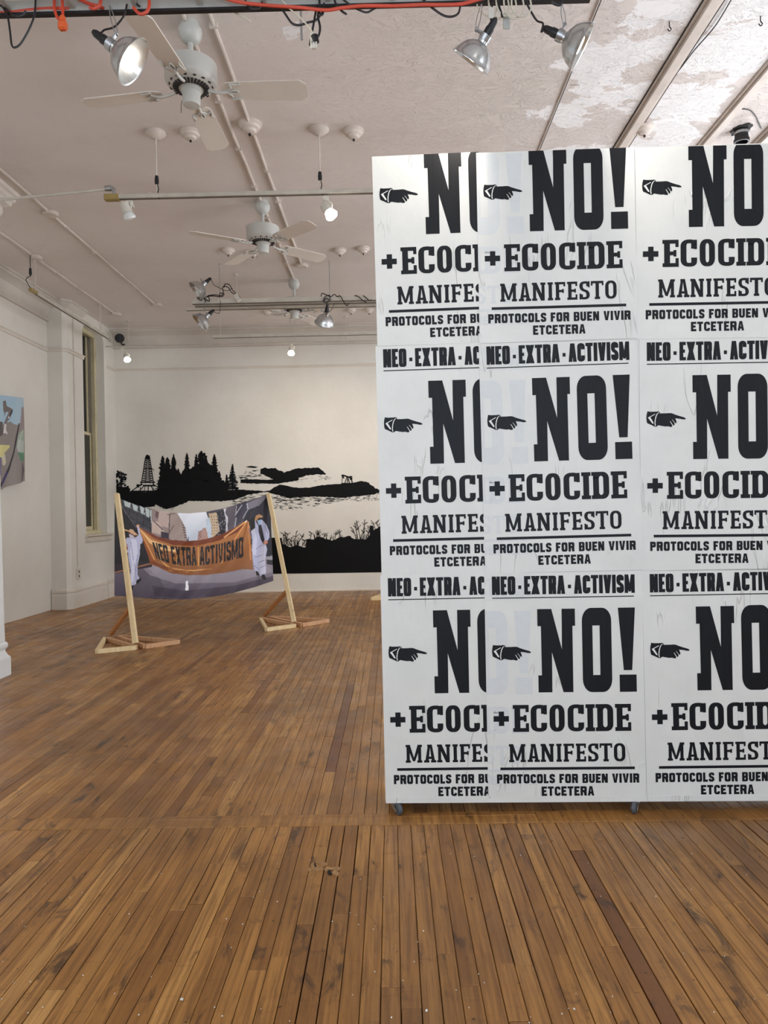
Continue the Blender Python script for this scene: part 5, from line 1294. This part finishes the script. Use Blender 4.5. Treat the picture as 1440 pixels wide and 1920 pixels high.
# right buildings
K.poly([(391, 963), (406, 961), (412, 978), (413, 1003), (397, 1008), (396, 985)], (196, 176, 150))
for i in range(7):
    for j in range(3): x = 396 + j * 4.5 + (i % 2); y = 968 + i * 5.3; K.poly([(x, y), (x + 1.6, y), (x + 1.6, y + 1.8), (x, y + 1.8)], (112, 92, 84))
K.poly([(406, 960), (420, 955), (432, 1000), (424, 1006), (398, 1009), (412, 996)], (52, 50, 60))
for i in range(60): x = rm.uniform(408, 424); y = rm.uniform(960, 1003); K.line(x, y, x + rm.uniform(-3, 3), y + rm.uniform(1, 4), 0.9, rm.choice(((128, 128, 136), (24, 24, 34), (160, 162, 168))))
K.poly([(420, 953), (440, 947), (443, 975), (436, 1000), (424, 1003), (428, 985), (422, 968)], (104, 98, 106))
K.poly([(419, 954), (424, 953), (422, 962), (427, 970), (427, 996), (423, 1000), (424, 975)], (206, 206, 210))
K.poly([(440, 947), (462, 941), (464, 958), (454, 975), (443, 986), (442, 965)], (74, 68, 82))
K.line(443, 948, 442, 966, 1.4, (168, 164, 172)); K.line(454, 946, 441, 966, 1.3, (190, 190, 196)); K.line(463, 944, 465, 955, 1.8, (176, 178, 184)); K.line(465, 955, 455, 972, 1.4, (160, 160, 168)); K.line(443, 970, 440, 990, 1.6, (170, 168, 176))
# golden banner
gold = [(258, 987), (275, 996), (300, 1008), (325, 1013), (355, 1015), (385, 1011), (415, 1002), (440, 989), (463, 975), (468, 985), (470, 1010), (473, 1040), (474.5, 1068), (455, 1067), (420, 1074), (385, 1078), (350, 1078.5), (320, 1075), (298, 1064), (283, 1058), (280, 1050), (275, 1030), (264, 1000)]
K.grad(gold, (178, 124, 76), (144, 98, 60), (360, 1000), (360, 1078))
K.poly([(262, 990), (290, 1010), (325, 1022), (365, 1024), (410, 1014), (445, 998), (464, 976), (440, 989), (415, 1002), (385, 1011), (355, 1015), (325, 1013), (300, 1008), (275, 996)], (128, 70, 34))
K.poly([(259, 988), (283, 1012), (300, 1018), (330, 1028), (330, 1036), (300, 1030), (280, 1018)], (226, 186, 134)); 
K.poly([(300, 1050), (320, 1064), (350, 1069), (400, 1066), (350, 1073), (318, 1070)], (220, 170, 112), 0.85)
K.poly([(262, 998), (276, 1020), (284, 1046), (300, 1062), (282, 1058), (279, 1046)], (146, 86, 40)); K.poly([(276, 1050), (300, 1058), (330, 1068), (370, 1072), (330, 1073), (300, 1064)], (112, 62, 30), 0.6)
for x0, y0, x1, y1, c in ((463, 977, 440, 1012, (214, 156, 96)), (464, 978, 452, 1030, (150, 96, 50)), (465, 978, 470, 1050, (206, 148, 90)), (462, 977, 420, 1008, (222, 168, 110)), (296, 1020, 302, 1050, (230, 196, 150)), (333, 1030, 332, 1060, (214, 170, 112)), (372, 1026, 372, 1062, (206, 156, 96)), (412, 1020, 416, 1056, (208, 158, 100)), (261, 991, 290, 1050, (206, 150, 90))): K.line(x0, y0, x1, y1, 2.2, c)
# its lettering, bent along the sag
def warp(x, y):  # x 0..1, y 0 top..1 bottom
    X_ = 285 + x * 171 + (1 - x) ** 3 * y * 8; yt_ = np.interp(x, (0, 0.2, 0.4, 0.6, 0.8, 0.92, 1), (1016, 1024, 1026, 1024, 1017, 1011, 1006)); yb2 = np.interp(x, (0, 0.15, 0.35, 0.6, 0.8, 1), (1047, 1056, 1061, 1059, 1053, 1045))
    return (float(X_), float(yt_ + (yb2 - yt_) * y))
Wc = {'N': 1.05, 'E': 0.85, 'O': 1.0, 'X': 1.1, 'T': 0.95, 'R': 1.0, 'A': 1.05, 'C': 1.0, 'I': 0.5, 'V': 1.0, 'S': 0.95, 'M': 1.3}
for ch, a, b in spread('NEO EXTRA ACTIVISMO', 0, 100, Wc, 0.10, 0.55):
    for pl in glyph(ch, b - a, 30, t=1.95, u=5.5, r=1.7):
        K.poly([warp((a + x) / 100.0, 1 - y / 30.0) for x, y in pl], (44, 26, 24))
# left figure in white overalls and straw hat
K.line(226, 991, 241, 996, 2.0, (214, 178, 120))
K.poly([(240, 996), (244, 992), (249, 993), (253, 998), (259, 1003), (252, 1004), (246, 1000), (241, 1002)], (206, 172, 140)); K.poly([(241, 996), (245, 1000), (251, 1003), (258, 1007), (252, 1008), (244, 1004), (240, 1001)], (96, 48, 30))
K.poly([(242, 1001), (248, 1003), (252, 1006), (250, 1009), (243, 1009)], (196, 190, 200))
K.poly([(256, 984), (260, 984), (263, 1000), (268, 1012), (266, 1019), (263, 1020), (262, 1040), (258, 1060), (258, 1078), (262, 1085), (258, 1089), (254, 1096), (247, 1098), (242, 1096), (245, 1070), (241, 1050), (240, 1036), (234, 1036), (232, 1028), (234, 1014), (238, 1008), (248, 1009), (255, 1007), (260, 1003)], (186, 188, 210))
K.poly([(246, 1010), (256, 1012), (258, 1035), (254, 1060), (250, 1090), (245, 1094), (247, 1060), (244, 1035)], (216, 218, 234), 0.8); K.line(245, 1015, 250, 1050, 1.0, (150, 152, 178)); K.line(258, 1040, 254, 1075, 1.0, (150, 152, 178)); K.line(252, 1055, 256, 1090, 0.9, (146, 148, 172))
K.poly([(235, 1018), (240, 1022), (239, 1032), (235, 1030)], (120, 66, 50)); K.line(236, 1020, 240, 1026, 0.9, (212, 200, 206))
K.poly([(256, 984), (261, 984), (261, 988), (256, 988)], (214, 170, 140))
K.poly([(242, 1096), (250, 1098), (249, 1106), (243, 1107)], (24, 20, 28)); K.poly([(256, 1088), (264, 1083), (265, 1087), (259, 1094), (255, 1095)], (24, 20, 28))
# right figure
K.poly([(467, 985), (478, 975), (492, 975), (500, 985), (505, 998), (505, 1008), (498, 1020), (501, 1030), (497, 1050), (499, 1070), (498, 1077), (488, 1080), (478, 1070), (474, 1050), (472, 1030), (474, 1008)], (182, 184, 208))
K.poly([(470, 990), (476, 985), (482, 1010), (480, 1040), (474, 1040), (473, 1015)], (206, 208, 226), 0.8); K.poly([(490, 1025), (499, 1022), (497, 1050), (498, 1074), (488, 1078), (486, 1050)], (212, 212, 226), 0.7)
for x0, y0, x1, y1 in ((480, 1030, 490, 1022), (478, 1045, 492, 1040), (484, 1055, 496, 1050), (476, 1060, 486, 1068), (488, 1065, 497, 1060), (496, 985, 502, 1000)): K.line(x0, y0, x1, y1, 1.2, (142, 144, 170))
K.poly([(484, 985), (490, 984), (496, 1012), (494, 1020), (489, 1012), (485, 998)], (38, 30, 46))
K.poly([(494, 1016), (500, 1012), (502, 1018), (495, 1022)], (196, 140, 120))
K.poly([(478, 975), (480, 968), (487, 965), (492, 968), (490, 976), (488, 984), (484, 985)], (60, 40, 38)); K.poly([(482, 976), (490, 974), (489, 982), (485, 984)], (158, 182, 204))
K.poly([(477, 975), (480, 967), (486, 964), (492, 967), (493, 970), (485, 971), (480, 977)], (190, 150, 110))
K.poly([(466, 976), (478, 968), (478, 990), (470, 996)], (26, 26, 32)); K.line(466, 990, 470, 1010, 2.2, (170, 130, 120))
K.poly([(479, 1070), (484, 1072), (487, 1079), (481, 1079)], (26, 20, 26)); K.poly([(491, 1077), (496, 1077), (500, 1087), (493, 1087), (490, 1082)], (34, 30, 34))
K.poly([(463, 975), (459, 978), (462, 980)], (232, 226, 220))
bTL = Vector((-2.665, 6.985, 0)); bTR = Vector((-1.345, 8.075, 0))
pts = []
for j in range(nv):
    for i in range(nu):
        s_ = i / (nu - 1); v_ = j / (nv - 1)
        Yd = bTL.y + (bTR.y - bTL.y) * s_
        sag = sin(pi * s_)
        Yd += -0.10 * sag * v_ + 0.02 * sin(s_ * 19 + v_ * 3) * sag * (0.4 + v_) * 0.6 + 0.012 * sin((s_ + v_ * 0.5) * 34) * sag
        pts.append(on_y(float(BX[j, i]), float(BY[j, i]), Yd))
ban = cloth_mesh('printed_banner', pts, np.clip((pr.C - 120) * 1.22 + 112, 4, 250), M_print, nu, nv)
tag(ban, 'sagging cloth banner printed with two overalled people carrying golden NEO EXTRA ACTIVISMO banner', 'banner')

# cloth on the left wall
nu2, nv2 = 240, 200
Yr = 8.42; Yn = 7.0
U2, V2 = np.meshgrid(np.linspace(0, 1, nu2), np.linspace(0, 1, nv2))   # 0 = near edge (outside frame), 1 = far edge at px ~44
XW = -4.44
pR1 = on_x(43, 746, XW); pR2 = on_x(42, 902, XW); pM = on_x(0, 917, XW); pT = on_x(0, 741, XW)
zt_ = pR1.z; zb_ = pR2.z
YY = np.zeros_like(U2); ZZ = np.zeros_like(U2); XX = np.zeros_like(U2)
YY = Yn - 0.4 + (pR1.y - (Yn - 0.4)) * U2
ztop = pT.z + (zt_ - pT.z) * np.clip((YY - pT.y) / (pR1.y - pT.y), -1.2, 1)
zbot = pM.z + (zb_ - pM.z) * np.clip((YY - pM.y) / (pR2.y - pM.y), -0.6, 1)
ZZ = ztop + (zbot - ztop) * V2
XX = XW + 0.018 * np.sin(YY * 14 + V2 * 2) * (0.2 + V2) + 0.02 * V2
PXX = np.zeros_like(U2); PYY = np.zeros_like(U2); pts = []
for j in range(nv2):
    for i in range(nu2):
        p = Vector((XX[j, i], YY[j, i], ZZ[j, i])); pts.append(p); a = proj(p); PXX[j, i] = a[0]; PYY[j, i] = a[1]
k2 = Print(PXX, PYY); s8 = lambda P: [(a / 8.733, 720 + b / 8.733) for a, b in P]
k2.fill((146, 138, 134))
k2.poly(s8([(-900, 100), (380, 100), (385, 380), (350, 400), (330, 640), (300, 670), (230, 660), (170, 610), (60, 660), (-900, 610)]), (168, 198, 216))
k2.poly(s8([(310, 150), (375, 200), (360, 380), (330, 640), (260, 660), (220, 500)]), (178, 200, 212), 0.8)
k2.poly(s8([(45, 280), (95, 270), (110, 360), (205, 410), (190, 450), (140, 560), (110, 640), (60, 660), (75, 500), (50, 420)]), (118, 110, 108))
k2.poly(s8([(95, 455), (140, 460), (60, 650), (50, 630)]), (170, 200, 218)); k2.poly(s8([(185, 430), (210, 415), (205, 460), (140, 600), (130, 570)]), (60, 58, 60))
k2.poly(s8([(-400, 620), (40, 620), (60, 820), (0, 860), (-400, 860)]), (92, 86, 88))
k2.poly(s8([(75, 650), (105, 660), (95, 740), (130, 830), (80, 800), (50, 815)]), (226, 222, 220)); k2.poly(s8([(140, 520), (155, 540), (150, 575), (130, 560)]), (228, 224, 222))
k2.poly(s8([(-300, 990), (150, 1000), (160, 1030), (70, 1130), (95, 1260), (70, 1340), (40, 1320), (30, 1210), (-300, 1190)]), (214, 208, 146))
k2.poly(s8([(30, 1190), (80, 1150), (98, 1290), (70, 1340), (45, 1320)]), (214, 208, 186))
k2.poly(s8([(-300, 1190), (20, 1200), (20, 1500), (-300, 1560)]), (110, 104, 138))
k2.poly(s8([(305, 640), (322, 645), (290, 850), (230, 1150), (150, 1420), (60, 1600), (20, 1690), (-20, 1690), (60, 1530), (140, 1350), (210, 1130), (255, 880)]), (46, 42, 46))
k2.poly(s8([(100, 1450), (145, 1430), (60, 1620), (30, 1660), (40, 1560)]), (60, 56, 120), 0.8)
k2.poly(s8([(330, 780), (395, 760), (395, 1180), (330, 1150), (270, 1050), (290, 850)]), (160, 178, 164)); k2.poly(s8([(290, 1120), (390, 1130), (385, 1270), (340, 1260)]), (92, 140, 110))
k2.poly(s8([(300, 900), (390, 940), (390, 1110), (280, 1110)]), (196, 198, 196), 0.7); k2.line(30 + 14, 802, 33, 840, 1.0, (206, 214, 196))
k2.poly(s8([(350, 380), (400, 380), (400, 780), (340, 700)]), (152, 138, 138)); k2.poly(s8([(360, 1270), (400, 1400), (360, 1600), (350, 1590)]), (96, 84, 92))
art = cloth_mesh('wall_cloth', pts, k2.C, print_mat('printed_cloth', 0.6), nu2, nv2)
tag(art, 'blue, grey and yellow printed cloth pinned to the left wall', 'artwork')

# ================================================================== WOODEN STANDS
def stand(C, B, label, mats, D=None):
    """C post foot, B rear point of the base; post leans back along C->B"""
    C = Vector(C); B = Vector(B); d = (B - C); d.normalize()
    t = thing('banner_stand', label, 'stand', (C.x, C.y, 0), 'timber banner stands')
    h = 0.019
    pine, ced = mats
    return t, C, B, d
def batten(p, q, w, hgt, mat, t, name, up=(0, 0, 1)):
    return world_child(MB().bar(p, q, w, hgt, up).build(name, mat, None, bevel=0.002), t)
def make_stand(A, Bp, Cp, Dp, Ep, Fp, top, label):
    # A near-left, Bp rear-left, Cp post foot ; Fp right foot, Dp rear, Ep right tip
    z = 0.0205
    v = lambda p, zz=z: Vector((p[0], p[1], zz))
    t = thing('banner_stand', label, 'stand', (Cp[0], Cp[1], 0), 'timber banner stands')
    batten(v(A), v(Cp), 0.034, 0.04, M_pine, t, 'base_batten')
    batten(v(A), v(Bp), 0.034, 0.04, M_pine, t, 'base_batten')
    batten(v(Bp), v(Cp), 0.034, 0.04, M_cedar, t, 'base_batten')
    for a, b in ((Fp, Ep), (Ep, Dp), (Dp, Fp)): batten(v(a), v(b), 0.034, 0.04, M_cedar, t, 'base_batten')
    foot = v(Cp, 0.055) + Vector((-0.012, 0.02, 0)); tp = Vector(top)
    batten(foot, tp, 0.044, 0.04, M_pine, t, 'post', (0, 1, 0.2))
    j = foot.lerp(tp, 0.24); rear = (v(Bp, 0.05) + v(Dp, 0.05)) / 2
    batten(rear, j + Vector((0, 0.03, 0)), 0.036, 0.034, M_brace, t, 'brace')
    return t
make_stand((-2.635, 6.36), (-2.83, 7.03), (-2.345, 6.52), (-2.76, 7.13), (-2.03, 6.78), (-2.275, 6.56), (-2.66, 6.955, 1.435), 'left timber stand holding the near end of the banner')
make_stand((-1.31, 7.40), (-1.51, 8.16), (-1.045, 7.62), (-1.44, 8.26), (-0.715, 7.93), (-0.975, 7.66), (-1.375, 8.05, 1.435), 'right timber stand holding the far end of the banner')
# a third one, mostly hidden by the poster wall: only the tip of its base shows
p = on_z(694, 1126, 0.0)
make_stand((p.x + 0.02, p.y + 0.02), (p.x + 0.25, p.y + 0.75), (p.x + 0.62, p.y + 0.02), (p.x + 0.33, p.y + 0.82), (p.x + 1.0, p.y + 0.3), (p.x + 0.69, p.y + 0.06), (p.x + 0.33, p.y + 0.5, 1.43), 'third timber stand, only its base tip showing left of the poster wall')

# ================================================================== SMALL THINGS
p = on_x(147, 1076, XP + 0.012)
t = thing('wall_outlet', 'white electrical outlet box low on the window pier', 'outlet', p)
world_child(MB().box(XP, p.y - 0.05, p.z - 0.07, XP + 0.022, p.y + 0.05, p.z + 0.07).build('plate', M_trim, bevel=0.003), t)
world_child(MB().box(XP + 0.0215, p.y - 0.012, p.z + 0.015, XP + 0.0235, p.y + 0.012, p.z + 0.045).box(XP + 0.0215, p.y - 0.012, p.z - 0.045, XP + 0.0235, p.y + 0.012, p.z - 0.015).build('sockets', M_dark), t)
tag(MB().tube([(XP + 0.008, p.y, p.z + 0.07), (XP + 0.008, p.y, 3.39)], 0.007, 8).tube([(XP + 0.008, p.y, 3.46), (XP + 0.008, p.y, 3.97)], 0.007, 8).build('wall_conduit', M_trim, None, True), 'thin white conduit running up the pier from the outlet', 'conduit')
# paint chips scattered on the floor
mb = MB(); rc = random.Random(5)
spots_ = [(734, 1907), (1077, 1891), (800, 1894), (341, 1873), (623, 1727), (704, 1736), (1061, 1554), (1175, 1529), (661, 1865), (672, 1733), (154, 1673), (475, 1682), (242, 1713), (1282, 1787), (1285, 1808), (1126, 1680), (976, 1603), (794, 1745), (1106, 1680), (1230, 1680), (1296, 1667), (700, 1742), (668, 1715), (57, 1840), (845, 1600), (520, 1690), (380, 1345), (320, 1322), (278, 1410), (1040, 1500 + 60), (1400, 1640), (1360, 1700), (900, 1620), (932, 1600)]
for i in range(70): spots_.append((rc.uniform(0, 1440), rc.uniform(1560, 1918)))
for i, (a, b) in enumerate(spots_):
    p = on_z(a, b, 0.003); r_ = rc.uniform(0.0022, 0.0055) if i < 4 else rc.uniform(0.0008, 0.0024); n = 5; a0 = rc.uniform(0, 6)
    pts_ = [(p.x + r_ * rc.uniform(0.5, 1.2) * cos(a0 + 2 * pi * k / n), p.y + r_ * rc.uniform(0.6, 1.4) * sin(a0 + 2 * pi * k / n)) for k in range(n)]
    mb.add([(x, y, 0.0015) for x, y in pts_] + [(x, y, 0.003) for x, y in pts_], [tuple(reversed(range(n))), tuple(range(n, 2 * n))] + [(k, (k + 1) % n, n + (k + 1) % n, n + k) for k in range(n)])
tag(mb.build('paint_chips', M_chip), 'tiny white paint chips scattered over the near floorboards', 'debris', kind='stuff')
